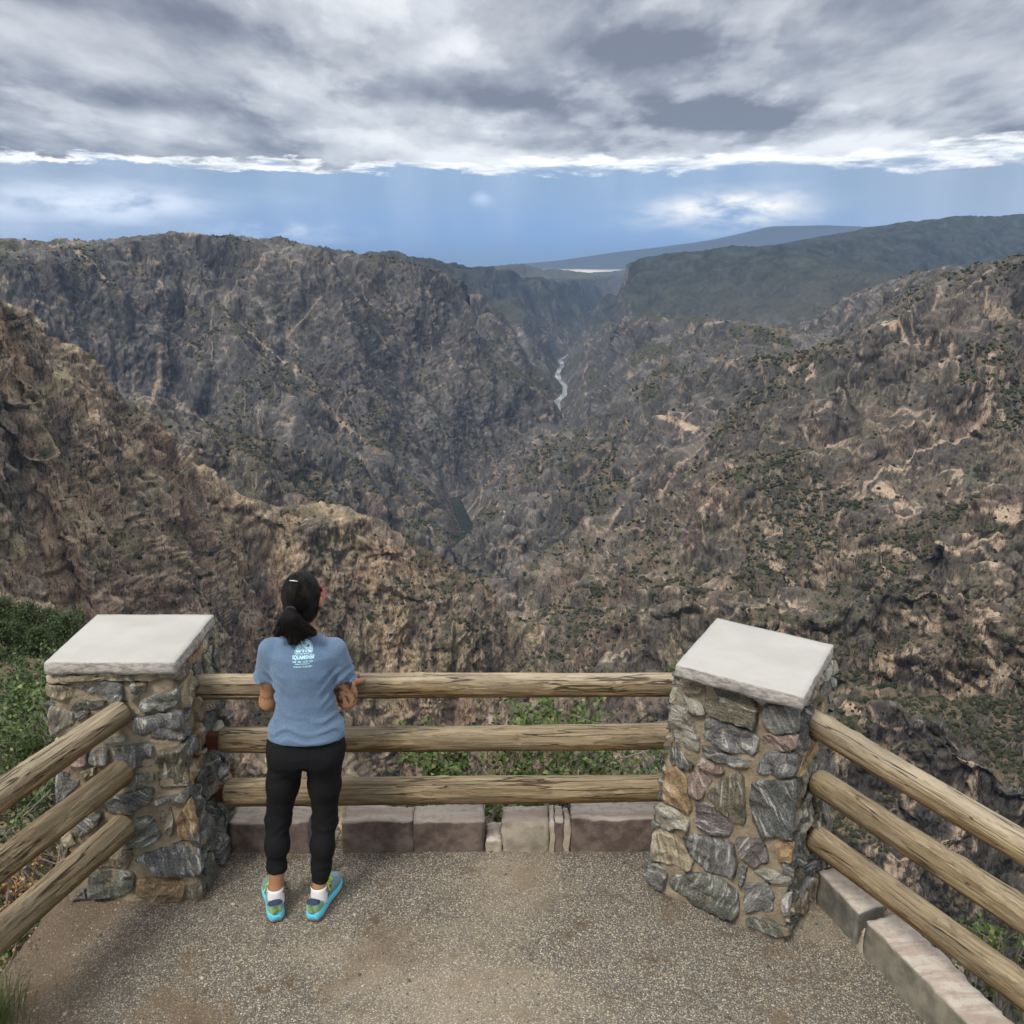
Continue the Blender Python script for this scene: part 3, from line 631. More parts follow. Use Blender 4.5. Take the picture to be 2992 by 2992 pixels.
STONE_COLS = {'blue': (.15, .157, .165), 'grey': (.22, .22, .215), 'dark': (.075, .085, .085), 'green': (.14, .155, .125), 'olive': (.165, .145, .085), 'tan': (.44, .36, .22), 'orange': (.44, .275, .11),
              'pink': (.36, .24, .20), 'white': (.50, .48, .45), 'purple': (.15, .12, .13), 'brown': (.24, .17, .10), 'pale': (.40, .38, .31)}
def smooth_poly(p, it=2):
    p = np.array(p, float)
    for _ in range(it):
        q = np.roll(p, -1, 0); p = np.stack([p*.88+q*.12, p*.12+q*.88], 1).reshape(-1, 2)
    return p
def dens(p, step):
    out = []
    for a, b in zip(p, np.roll(p, -1, 0)):
        k = max(1, int(np.hypot(*(b-a))/step)); out += [a+(b-a)*i/k for i in range(k)]
    return np.array(out)
class Stones:
    def __init__(s): s.V = []; s.F = []; s.C = []; s.S = []; s.n = 0
    def add(s, poly, frame, col, h, rng_):
        """poly in face coordinates (u right, v up); frame: origin, u, v, outward n"""
        o_, U, Vv, Nn = frame
        p = dens(smooth_poly(poly, 2), .011); c = p.mean(0); p = c+(p-c)*1.04; p = p+np.stack([pn(np.hstack([p*22, p[:, :1]*0]), 3), pn(np.hstack([p*22, p[:, :1]*0]), 8)], 1)*.007; n = len(p)
        rings = [(1.0, -.012), (1.0, .45), (.99, .80), (.965, .96), (.88, 1.0), (.64, 1.02), (.38, 1.03), (.16, 1.02)]
        tilt = rng_.normal(0, .10, 2); V = []
        for sc_, hh_ in rings:
            q = c+(p-c)*sc_
            z = (hh_*h if hh_ > 0 else hh_)*np.ones(n)
            if hh_ > .5:
                d_ = q-c; z = z+(d_@tilt)*1.0
            V.append(o_+q[:, :1]*U+q[:, 1:]*Vv+z[:, None]*Nn)
        cen = o_+c[0]*U+c[1]*Vv+h*1.05*Nn
        V = np.vstack(V+[cen[None]])
        k = fbm(V*9+rng_.random(3)*50, 4, 3); k2 = np.round(fbm(V*15+5, 2, 8)*4)/4
        amp = np.concatenate([np.full(n, 0), np.full(n, .4)]+[np.full(n, 1.0)]*(len(rings)-2)+[[1.0]])
        V = V+(k*.017+k2*.019)[:, None]*amp[:, None]*Nn*1.0
        V = V+np.stack([pn(V*30, 3), pn(V*30, 5), pn(V*30, 7)], -1)*.004*amp[:, None]
        base = s.n; R_ = len(rings); i = np.arange(n); j = (i+1) % n
        for r_ in range(R_-1): s.F.append(np.stack([base+r_*n+i, base+r_*n+j, base+(r_+1)*n+j, base+(r_+1)*n+i], 1))
        cc_ = base+R_*n; s.F.append(np.stack([base+(R_-1)*n+i, base+(R_-1)*n+j, np.full(n, cc_), np.full(n, cc_)], 1))
        s.V.append(V); m_ = len(V); s.n += m_
        col = np.array(STONE_COLS[col])*rng_.uniform(.85, 1.2)
        s.C.append(np.tile(np.clip(col*1.15, 0, .7), (m_, 1))); s.S.append(np.tile(rng_.random(3), (m_, 1)))
    def build(s, name, parent):
        F = np.vstack(s.F); tri = F[:, 2] == F[:, 3]
        me = mesh_np(name, np.vstack(s.V), [F[~tri], F[tri][:, :3]]); color_attr(me, 'scol', np.vstack(s.C)); color_attr(me, 'sseed', np.vstack(s.S))
        return link(name, me, M_ROCK, parent, smooth=True)
def auto_face(st, frame, wb, wt, H, seed, skip=None):
    r = np.random.default_rng(seed); v = .01
    names = list(STONE_COLS); w_ = np.array([.2, .18, .09, .13, .08, .09, .05, .03, .03, .03, .05, .09]); w_ /= w_.sum()
    while v < H-.03:
        h = min(r.uniform(.07, .15), H-v); hw = wb+(wt-wb)*(v/H); u = -hw+r.uniform(-.01, .02)
        while u < hw-.03:
            w = min(r.uniform(.09, .2), hw+.012-u)
            if hw+.012-u-w < .05: w = hw+.012-u
            g = .011
            P_ = [(u+g, v+g), (u+w*.5, v+g), (u+w-g, v+g), (u+w-g, v+h*.5), (u+w-g, v+h-g), (u+w*.5, v+h-g), (u+g, v+h-g), (u+g, v+h*.5)]
            P_ = [(a+r.normal(0, .012), b+r.normal(0, .011)) for a, b in P_]
            st.add(P_, frame, r.choice(names, p=w_), r.uniform(.014, .034), r); u += w
        v += h
def make_pier(label, c, e1, e2, hb, ht, H, cap_pts, traced, seed):
    """e1 along the front edge (to the right), e2 to the back; hb/ht half sizes at base and top (along e1, along e2)"""
    root = empty('stone_pier', (float(c[0]), float(c[1]), 0)); tag(root, label, 'stone pier', 'stone piers joined by log rails')
    e1 = np.array([*e1, 0.]); e2 = np.array([*e2, 0.]); c3 = np.array([*c, 0.])
    nz_ = 44; rings = []
    for k in range(nz_):
        f = k/(nz_-1); z = -.12+f*(H+.12); ff = max(0, z/H); a = hb[0]+(ht[0]-hb[0])*ff; b = hb[1]+(ht[1]-hb[1])*ff; pts = []
        for s0, s1, t0, t1 in ((-1, -1, 1, -1), (1, -1, 1, 1), (1, 1, -1, 1), (-1, 1, -1, -1)):
            for i in range(22): w_ = i/22; pts.append(c3+e1*a*(s0+(t0-s0)*w_)+e2*b*(s1+(t1-s1)*w_)+np.array([0, 0, z]))
        rings.append(pts)
    V = np.array(rings).reshape(-1, 3); V = noise_mesh(V, .012, 14, 5)
    F = grid_faces(nz_, 88, True); capf = np.array([[(nz_-1)*88+i for i in range(88)]])
    me = mesh_np('mortar_core', V, [F, capf]); link('mortar_core', me, m_mortar, root)
    st = Stones(); r = np.random.default_rng(seed); UP = np.array([0, 0, 1.])
    def frame(o0, u, outw, b_, t_):
        top = c3+outw*t_+UP*H; bot = c3+outw*b_; v = (top-bot)/np.linalg.norm(top-bot); n = np.cross(u, v); n *= np.sign((n*outw).sum()); return (bot, u, v, n)
    fr = frame(None, e1, -e2, hb[1], ht[1])
    for col, px_, org, sc in traced:
        pts = [at_plane(*(np.array([org[0]+x/sc, org[1]+y/sc])/K), fr[0], fr[3]) for x, y in px_]
        uv = []
        for p in pts:
            u_ = np.dot(p-fr[0], fr[1]); v_ = np.dot(p-fr[0], fr[2]); f = np.clip(v_/H, 0, 1); w_ = hb[0]+(ht[0]-hb[0])*f
            uv.append((np.clip(u_, -w_-.022, w_+.022), np.clip(v_, -.03, H-.005)))
        st.add(uv, fr, col, r.uniform(.016, .030), r)
    for u, outw, i, ji in ((e2, e1, 0, 1), (e1, e2, 1, 0), (e2, -e1, 0, 1)):
        auto_face(st, frame(None, u, outw, hb[i], ht[i]), hb[ji], ht[ji], H, seed+100+int(outw[0]*50)+i*7)
    st.build('stonework', root)
    # the cap slab: a thick sawn slab with split edges
    cp = np.array(cap_pts); n_ = 26; top = []
    def bil(s_, t_): return cp[0]*(1-s_)*(1-t_)+cp[1]*s_*(1-t_)+cp[2]*s_*t_+cp[3]*(1-s_)*t_
    z0, z1 = H-.004, H+.052
    edge = [(i/n_, 0) for i in range(n_)]+[(1, i/n_) for i in range(n_)]+[(1-i/n_, 1) for i in range(n_)]+[(0, 1-i/n_) for i in range(n_)]
    E_ = np.array([bil(*q_) for q_ in edge]); cc_ = cp.mean(0); V = []
    for z, sc_ in ((z0, .90), (z0, .995), (z0+.014, 1.008), (z0+.03, 1.003), (z1-.006, 1.0), (z1, .99), (z1+.001, .9), (z1+.002, .6), (z1+.002, .25)):
        ring = np.hstack([cc_+(E_-cc_)*sc_, np.full((len(E_), 1), z)])
        if .99 <= sc_: ring = noise_mesh(ring, .006 if z < z1-.01 else .0015, 9, 9); ring = noise_mesh(ring, .0035 if z < z1-.01 else .0008, 60, 12)
        else: ring[:, 2] += .002*pn(ring*9, 4)
        V.append(ring)
    V = np.vstack(V); ne = len(E_)
    me = mesh_np('cap_slab', V, [grid_faces(9, ne, True)[:, ::-1], np.array([[8*ne+i for i in range(ne)]]), np.array([[i for i in range(ne)][::-1]])])
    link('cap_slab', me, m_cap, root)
    # mortar bed under the cap
    return root
RO, RS = (1850, 1750), 1.84
RT = [('olive',[(395,440),(560,470),(650,520),(672,600),(665,680),(600,665),(400,610)]),('tan',[(262,395),(385,430),(375,500),(270,495)]),('white',[(645,492),(755,512),(740,545),(700,560),(655,525)]),
 ('grey',[(730,567),(920,583),(925,650),(910,715),(760,705),(705,650),(710,590)]),('pale',[(235,500),(310,525),(385,570),(390,610),(330,610),(240,545)]),('pale',[(210,570),(290,575),(320,640),(358,740),(360,805),(310,810),(235,770),(205,650)]),
 ('blue',[(395,630),(470,640),(690,735),(660,840),(500,805),(385,740)]),('pink',[(720,712),(915,738),(910,800),(800,812),(705,785),(700,740)]),('blue',[(375,785),(500,830),(650,875),(645,905),(540,895),(390,840)]),
 ('pink',[(350,850),(400,860),(500,925),(450,930),(360,890)]),('dark',[(200,800),(240,790),(325,890),(320,915),(210,880)]),('blue',[(710,820),(890,825),(885,945),(800,940),(665,925)]),
 ('orange',[(190,900),(250,900),(290,950),(320,1130),(305,1150),(180,1070),(175,1000)]),('pink',[(300,935),(370,925),(430,970),(370,1070),(310,1020)]),('olive',[(570,930),(600,960),(605,1200),(590,1215),(395,1060),(470,980)]),
 ('dark',[(650,980),(870,970),(915,1030),(920,1080),(880,1285),(700,1275),(640,1170),(640,1020)]),('purple',[(345,1080),(400,1100),(540,1210),(510,1275),(430,1260),(345,1210)]),('pale',[(140,1100),(220,1110),(305,1190),(300,1230),(170,1225),(135,1160)]),
 ('tan',[(115,1250),(180,1230),(260,1290),(325,1400),(320,1445),(250,1435),(100,1390)]),('grey',[(270,1265),(400,1275),(540,1310),(560,1400),(550,1490),(440,1470),(330,1400)]),('purple',[(560,1275),(700,1290),(735,1420),(640,1425),(590,1360)]),
 ('orange',[(760,1315),(890,1310),(870,1415),(790,1390)]),('blue',[(575,1440),(615,1430),(610,1500),(590,1540),(570,1530)]),('pale',[(660,1445),(750,1455),(870,1500),(875,1545),(800,1530),(660,1480)]),('blue',[(90,1430),(130,1410),(190,1470),(170,1550),(90,1500)]),
 ('green',[(210,1480),(400,1465),(480,1500),(560,1580),(570,1690),(520,1710),(320,1630),(205,1540)]),('grey',[(615,1520),(730,1525),(760,1600),(750,1670),(610,1660),(600,1600)]),('white',[(800,1600),(850,1580),(890,1640),(870,1700),(820,1690)]),('green',[(610,1715),(700,1705),(890,1790),(880,1830),(620,1740)])]
LO, LS = (0, 1750), 1.556
LT = [('tan',[(235,332),(800,327),(820,350),(700,368),(500,363),(235,372)]),('tan',[(195,378),(240,375),(350,405),(350,445),(290,450),(190,440)]),('blue',[(370,372),(560,372),(565,440),(540,470),(440,430),(355,410)]),('green',[(600,375),(670,378),(665,410),(600,465)]),
 ('green',[(650,450),(720,430),(830,402),(830,470),(740,500),(640,500)]),('dark',[(345,465),(490,465),(440,500),(330,500)]),('pale',[(205,480),(260,490),(335,515),(335,560),(240,615),(200,600)]),('dark',[(350,512),(410,505),(400,535),(350,550)]),
 ('blue',[(610,530),(830,508),(850,560),(840,640),(700,630),(605,600)]),('green',[(545,495),(585,515),(570,570),(530,590)]),('pale',[(465,622),(575,622),(570,642),(460,645)]),('blue',[(530,670),(690,650),(700,680),(690,760),(590,765),(520,710)]),
 ('grey',[(420,680),(500,672),(500,740),(420,740)]),('olive',[(740,680),(840,662),(870,662),(905,790),(880,840),(730,855),(715,720)]),('pink',[(330,700),(405,680),(405,740),(310,750)]),('blue',[(205,800),(280,780),(350,805),(355,840),(250,930),(190,920)]),
 ('green',[(560,800),(700,787),(705,822),(640,842),(545,842)]),('dark',[(560,880),(700,850),(695,910),(590,980),(490,970),(490,910)]),('grey',[(720,900),(850,880),(920,835),(920,870),(850,915),(720,920)]),('tan',[(380,770),(440,765),(430,800),(375,820)]),
 ('orange',[(850,932),(930,895),(950,950),(940,1050),(870,1090),(815,1085),(810,990)]),('olive',[(730,960),(780,950),(795,1000),(790,1075),(745,1010)]),('green',[(570,1010),(680,980),(740,1070),(690,1110),(600,1125),(555,1090)]),('blue',[(350,1010),(470,965),(460,1010),(360,1080)]),
 ('tan',[(240,1100),(320,1045),(350,1100),(320,1125)]),('brown',[(440,1190),(600,1150),(610,1180),(570,1225),(440,1210)]),('blue',[(620,1170),(820,1102),(950,1085),(960,1110),(930,1235),(890,1258),(720,1222)]),('brown',[(190,1150),(270,1132),(310,1150),(250,1230),(200,1240)]),
 ('green',[(410,1240),(600,1238),(620,1262),(600,1330),(500,1350),(410,1345)]),('orange',[(640,1262),(820,1268),(845,1300),(825,1370),(770,1380),(615,1345)]),('blue',[(350,1330),(390,1310),(400,1350),(330,1360)]),('olive',[(870,1300),(930,1272),(950,1260),(930,1340),(880,1330)]),
 ('grey',[(395,945),(470,900),(480,930),(440,950)]),('brown',[(560,1135),(610,1130),(600,1145),(540,1160)])]
PH = 1.115
cR = (1.067, 3.575); aR = math.atan2(-.31, .453)
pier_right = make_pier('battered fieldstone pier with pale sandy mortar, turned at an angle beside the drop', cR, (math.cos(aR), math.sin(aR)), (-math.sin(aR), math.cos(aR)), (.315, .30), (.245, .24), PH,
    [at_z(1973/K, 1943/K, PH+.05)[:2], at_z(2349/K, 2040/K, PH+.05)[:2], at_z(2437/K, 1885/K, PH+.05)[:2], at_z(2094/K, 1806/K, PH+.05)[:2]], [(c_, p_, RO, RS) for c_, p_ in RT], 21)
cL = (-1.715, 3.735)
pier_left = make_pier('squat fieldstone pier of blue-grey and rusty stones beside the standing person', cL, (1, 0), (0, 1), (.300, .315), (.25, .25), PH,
    [at_z(128/K, 1937/K, PH+.05)[:2], at_z(511/K, 1937/K, PH+.05)[:2], at_z(625/K, 1796/K, PH+.05)[:2], at_z(283/K, 1796/K, PH+.05)[:2]], [(c_, p_, LO, LS) for c_, p_ in LT], 33)

# --- log rails ---
m_log, t = material('weathered_log', .85, spec=.2); co = t.coord('Object'); sd = t.sep(t.attr('sseed'))
p = t.vmath('ADD', co, t.comb(t.math('MULTIPLY', sd[0], 31.0), t.math('MULTIPLY', sd[1], 17.0), t.math('MULTIPLY', sd[2], 23.0)))
gr = t.noise(t.mapv(p, scale=(1.6, 30, 30)), 2.2, 6, .65, .25); flake = t.noise(t.mapv(p, scale=(2.2, 20, 20)), 1.7, 7, .7, .9); bigp = t.noise(t.mapv(p, scale=(.8, 3, 3)), 2, 4, .6)
nz = t.sep(t.new('ShaderNodeNewGeometry').outputs['Normal'])[2]
c = t.mix(t.ss(gr, .35, .65), (.185, .138, .08), (.33, .26, .16))
c = t.mix(t.math('MULTIPLY', t.ss(flake, .52, .56), .6), c, t.mix(t.ss(gr, .3, .7), (.34, .27, .16), (.49, .41, .27)))
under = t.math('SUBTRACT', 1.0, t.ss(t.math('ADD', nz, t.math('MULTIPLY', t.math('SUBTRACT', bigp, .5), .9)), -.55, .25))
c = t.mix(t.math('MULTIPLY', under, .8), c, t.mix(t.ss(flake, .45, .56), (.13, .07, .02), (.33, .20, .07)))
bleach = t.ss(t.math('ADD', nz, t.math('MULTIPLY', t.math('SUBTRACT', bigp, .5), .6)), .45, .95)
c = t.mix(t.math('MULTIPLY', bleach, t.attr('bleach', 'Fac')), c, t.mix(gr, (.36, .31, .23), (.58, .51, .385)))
grey_ = t.math('MULTIPLY', t.ss(t.noise(t.mapv(p, loc=(3, 3, 3), scale=(1, 6, 6)), 1.5, 4, .6), .46, .62), .45)
c = t.mix(grey_, c, (.19, .165, .125))
crk = t.noise(t.mapv(p, scale=(.55, 9, 9)), 2.4, 4, .5, .15)
crack = t.math('SUBTRACT', 1.0, t.ss(t.math('ABSOLUTE', t.math('SUBTRACT', crk, .5)), .003, .016))
crack = t.math('MULTIPLY', crack, t.ss(t.noise(t.mapv(p, loc=(8, 2, 2), scale=(1, 3, 3)), 2, 3, .5), .45, .55))
c = t.mix(t.math('MULTIPLY', crack, .8), c, (.025, .018, .012))
c = t.mix(t.math('MULTIPLY', t.ss(t.noise(t.mapv(p, scale=(2, 60, 60)), 3, 3, .7), .60, .70), .35), c, (.07, .045, .025))
t.put(t.b.inputs['Base Color'], t.mix(1.0, c, (.80, .785, .77), 'MULTIPLY'))
h = t.math('SUBTRACT', t.math('ADD', t.math('MULTIPLY', gr, .6), t.math('MULTIPLY', t.ss(flake, .48, .54), .35)), t.math('MULTIPLY', crack, 1.5))
t.put(t.b.inputs['Normal'], t.bump(h, .005, .9))
m_rust = plain_mat('rusty_bracket', (.075, .022, .014), .75, .3, .4, 60, .002)
def make_rail(a, b, r0, r1, parent, seed, bleach, fat=1.03):
    a = np.array(a, float); b = np.array(b, float); L = np.linalg.norm(b-a); nl = int(L/.012); na = 72
    r = np.random.default_rng(seed); s = np.linspace(0, L, nl); th = np.linspace(0, 2*math.pi, na, endpoint=False)
    S_, T_ = np.meshgrid(s, th, indexing='ij')
    rad = (r0+(r1-r0)*S_/L)*fat
    q_ = np.stack([S_*1.1+seed*3, np.cos(T_)*.9, np.sin(T_)*.9], -1)
    rad = rad*(1+.06*fbm(q_, 3, seed))
    q2 = np.stack([S_*5, np.cos(T_)*5+seed, np.sin(T_)*5], -1); rad = rad+.0018*pn(q2, 7)
    for _ in range(int(L*3)+2):      # flat knots
        ks, kt, kw = r.uniform(0, L), r.uniform(0, 6.28), r.uniform(.015, .03); dd = np.hypot(S_-ks, ((T_-kt+math.pi) % (2*math.pi)-math.pi)*.055); rad = rad+.005*np.exp(-(dd/kw)**2)
    # a long drying check
    for _ in range(3):
        kt = r.uniform(0, 6.28); s0 = r.uniform(-.2, L*.6); s1 = s0+r.uniform(.5, 1.6); line = kt+.25*np.sin(S_*1.3+seed)+.06*pn(np.stack([S_*3, S_*0, S_*0], -1), seed)
        da = ((T_-line+math.pi) % (2*math.pi)-math.pi)*.055; rad = rad-.010*np.exp(-(da/.0032)**2)*sstep(s0, s0+.15, S_)*sstep(s1, s1-.15, S_)
    endr = np.minimum(1, np.sqrt(np.clip(np.minimum(S_, L-S_)/.012, 0, 1))*.12+.88)
    rad = rad*endr
    bend = np.stack([np.zeros(nl), .006*np.sin(s*1.1+seed), .007*np.sin(s*.9+seed*2)], -1)
    V = np.stack([S_, np.cos(T_)*rad+bend[:, None, 1], np.sin(T_)*rad+bend[:, None, 2]], -1).reshape(-1, 3)
    V = np.vstack([V, [[0.004, 0, 0], [L-.004, 0, 0]]]); nv = nl*na; i = np.arange(na); j = (i+1) % na
    F = [grid_faces(nl, na, True), np.stack([i, j, np.full(na, nv)], 1), np.stack([(nl-1)*na+j, (nl-1)*na+i, np.full(na, nv+1)], 1)]
    me = mesh_np('rail', V, F); color_attr(me, 'sseed', np.tile(r.random(3), (len(V), 1))); color_attr(me, 'bleach', np.full((len(V), 3), bleach))
    o = link('rail', me, m_log, parent)
    d = Vector(b-a).normalized(); q = d.to_track_quat('X', 'Z'); o.matrix_parent_inverse = Matrix.Identity(4)
    o.rotation_euler = q.to_euler(); o.location = Vector(a)-Vector(parent.location)
    return o
def box(name, mat, parent, c, sx, sy, sz, rz=0, bev=.003):
    bm = bmesh.new(); bmesh.ops.create_cube(bm, size=1); bmesh.ops.scale(bm, vec=(sx, sy, sz), verts=bm.verts)
    bmesh.ops.bevel(bm, geom=bm.edges[:], offset=bev, segments=2, affect='EDGES'); me = bpy.data.meshes.new(name); bm.to_mesh(me); bm.free()
    o = link(name, me, mat, parent, smooth=False)
    o.location = Vector(c)-(Vector(parent.location) if parent else Vector()); o.rotation_euler = (0, 0, rz)
    if parent: o.matrix_parent_inverse = Matrix.Identity(4)
    return o
fence = empty('log_fence', (-.3, 3.72, 0)); tag(fence, 'three horizontal log rails between the two stone piers', 'log fence', 'log rail fences')
make_rail((-1.52, 3.715, .905), (.90, 3.72, .930), .057, .053, fence, 1, .85)
make_rail((-1.365, 3.72, .640), (.80, 3.72, .664), .058, .057, fence, 2, .45)
make_rail((-1.365, 3.72, .358), (.80, 3.72, .378), .064, .061, fence, 3, .30)
box('bracket', m_rust, fence, (-1.40, 3.72, .636), .07, .05, .075); box('bracket', m_rust, fence, (-1.40, 3.72, .352), .06, .05, .07); box('bracket', m_rust, fence, (.775, 3.72, .618), .12, .035, .02)
fr_ = empty('log_fence', (1.6, 3.0, 0)); tag(fr_, 'three log rails running from the angled pier towards the viewer, above the kerb', 'log fence', 'log rail fences')
dR = np.array([1.705-1.275, 2.55-3.382, 0]); dR /= np.linalg.norm(dR)
for k, (x, y, z, ra, sd_, bl) in enumerate(((1.262, 3.40, .925, .058, 11, .9), (1.318, 3.385, .645, .061, 12, .35), (1.322, 3.355, .365, .062, 13, .3))):
    a = np.array([x, y, z]); make_rail(a+dR*.0, a+dR*3.4, ra, ra*1.04, fr_, sd_, bl, .94)
    if k: box('bracket', m_rust, fr_, a-dR*.05+np.array([.0, 0, -.01]), .05, .10, .085, math.atan2(dR[1], dR[0])+math.pi/2)
fl_ = empty('log_fence', (-1.9, 3.0, 0)); tag(fl_, 'three log rails running from the squat pier towards the viewer', 'log fence', 'log rail fences')
dL = np.array([-1.864+1.699, 2.838-3.418, 0]); dL /= np.linalg.norm(dL)
for k, (x, y, z, ra, sd_, bl) in enumerate(((-1.700, 3.425, .93, .060, 21, .75), (-1.708, 3.40, .65, .060, 22, .1), (-1.722, 3.385, .38, .062, 23, .25))):
    a = np.array([x, y, z]); make_rail(a-dL*.04, a+dL*3.6, ra, ra*1.03, fl_, sd_, bl, .95)

# --- kerb stones ---
m_kerb, t = material('kerb_stone', .85, spec=.2); co = t.coord('Object'); nz = t.sep(t.new('ShaderNodeNewGeometry').outputs['Normal'])[2]; sd = t.sep(t.attr('sseed')); ft = t.attr('face_tint')
p = t.vmath('ADD', co, t.comb(t.math('MULTIPLY', sd[0], 31.0), t.math('MULTIPLY', sd[1], 17.0), 0.0))
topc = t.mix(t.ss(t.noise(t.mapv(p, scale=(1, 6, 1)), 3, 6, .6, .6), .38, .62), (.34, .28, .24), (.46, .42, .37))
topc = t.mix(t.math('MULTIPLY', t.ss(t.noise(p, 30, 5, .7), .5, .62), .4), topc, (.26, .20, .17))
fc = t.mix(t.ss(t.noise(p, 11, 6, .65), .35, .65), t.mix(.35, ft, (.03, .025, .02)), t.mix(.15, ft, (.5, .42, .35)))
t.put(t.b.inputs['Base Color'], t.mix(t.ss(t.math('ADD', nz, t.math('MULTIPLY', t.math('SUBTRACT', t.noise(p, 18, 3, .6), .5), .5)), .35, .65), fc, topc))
t.put(t.b.inputs['Normal'], t.bump(t.noise(p, 60, 5, .7), .004, .7, t.bump(t.noise(p, 10, 4, .6), .012, .5)))
def kerb(pts, z0, z1, label, tint, seed, rough_=.006, lean=.012, group='kerb stones along the terrace edge'):
    """pts: front-left, front-right, back-right, back-left in plan"""
    cp = np.array(pts, float); r = np.random.default_rng(seed)
    L = np.linalg.norm(cp[1]-cp[0]); nx_, ny_, nz_ = max(6, int(L/.018)), 9, 10
    bm = bmesh.new(); bmesh.ops.create_cube(bm, size=1)
    V = []; idx = {}
    F = []
    def vid(i, j, k):
        key = (i, j, k)
        if key not in idx:
            s_, t_, w_ = i/nx_, j/ny_, k/nz_
            q = cp[0]*(1-s_)*(1-t_)+cp[1]*s_*(1-t_)+cp[2]*s_*t_+cp[3]*(1-s_)*t_
            idx[key] = len(V); V.append([q[0], q[1], z0+(z1-z0)*w_, s_, t_, w_])
        return idx[key]
    for i in range(nx_):
        for j in range(ny_): F.append([vid(i, j, nz_), vid(i+1, j, nz_), vid(i+1, j+1, nz_), vid(i, j+1, nz_)])
        for k in range(nz_): F.append([vid(i, 0, k), vid(i+1, 0, k), vid(i+1, 0, k+1), vid(i, 0, k+1)]); F.append([vid(i+1, ny_, k), vid(i, ny_, k), vid(i, ny_, k+1), vid(i+1, ny_, k+1)])
    for j in range(ny_):
        for k in range(nz_): F.append([vid(0, j+1, k), vid(0, j, k), vid(0, j, k+1), vid(0, j+1, k+1)]); F.append([vid(nx_, j, k), vid(nx_, j+1, k), vid(nx_, j+1, k+1), vid(nx_, j, k+1)])
    bm.free(); A = np.array(V); X3 = A[:, :3].copy(); s_, t_, w_ = A[:, 3], A[:, 4], A[:, 5]
    c2 = cp.mean(0); de = np.minimum.reduce([s_*L, (1-s_)*L, t_*.12, (1-t_)*.12]); topm = w_ > .99
    X3[topm, 2] -= np.clip(.006-de[topm], 0, .006)*.9
    back = (cp[3]-cp[0])/np.linalg.norm(cp[3]-cp[0]); X3[:, :2] += back[None]*(w_*lean)[:, None]
    X3 = noise_mesh(X3, rough_, 9, seed, 3); X3 = noise_mesh(X3, rough_*.7, 40, seed+3, 3); X3[:, 2] += .012*pn(np.stack([X3[:, 0]*5, X3[:, 1]*5, s_*0+seed], -1), 3)*w_
    me = mesh_np('kerb_stone', X3, np.array(F)); color_attr(me, 'sseed', np.tile(r.random(3), (len(X3), 1))); color_attr(me, 'face_tint', np.tile(tint, (len(X3), 1)))
    o = link('kerb_stone', me, m_kerb); tag(o, label, 'kerb stone', group); return o
def kx(x): return at_z(x, 1562, .17)[0]
BR = (.125, .092, .080); PL = (.36, .32, .25); GN = (.20, .19, .15)
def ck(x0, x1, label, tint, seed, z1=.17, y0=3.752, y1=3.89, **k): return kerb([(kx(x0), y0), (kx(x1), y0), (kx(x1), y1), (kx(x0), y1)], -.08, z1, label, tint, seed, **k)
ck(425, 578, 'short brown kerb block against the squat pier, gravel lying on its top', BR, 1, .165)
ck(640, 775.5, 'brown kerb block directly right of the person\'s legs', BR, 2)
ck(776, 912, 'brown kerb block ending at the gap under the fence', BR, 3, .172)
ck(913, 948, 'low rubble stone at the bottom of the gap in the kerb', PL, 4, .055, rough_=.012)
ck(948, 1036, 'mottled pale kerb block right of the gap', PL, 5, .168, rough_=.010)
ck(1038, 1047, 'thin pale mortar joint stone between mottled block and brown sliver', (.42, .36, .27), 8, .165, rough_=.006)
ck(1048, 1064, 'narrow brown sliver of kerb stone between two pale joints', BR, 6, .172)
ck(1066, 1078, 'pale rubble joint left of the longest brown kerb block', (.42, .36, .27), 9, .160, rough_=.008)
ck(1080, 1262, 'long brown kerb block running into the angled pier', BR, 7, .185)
dk = np.array([1.635-1.368, 2.565-3.415]); dk /= np.linalg.norm(dk); nk = np.array([-dk[1], dk[0]])*1.0
def rk(s0, s1, label, tint, seed, z1=.17, w=.135, **k):
    a = np.array([1.368, 3.415]); return kerb([a+dk*s0, a+dk*s1, a+dk*s1+nk*w, a+dk*s0+nk*w], -.1, z1, label, tint, seed, lean=0, **k)
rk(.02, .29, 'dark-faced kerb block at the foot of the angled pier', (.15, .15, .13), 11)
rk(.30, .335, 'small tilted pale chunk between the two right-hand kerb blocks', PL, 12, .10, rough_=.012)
rk(.345, 1.7, 'longest pinkish kerb slab under the right-hand rails', GN, 13, .175, w=.15, rough_=.007)
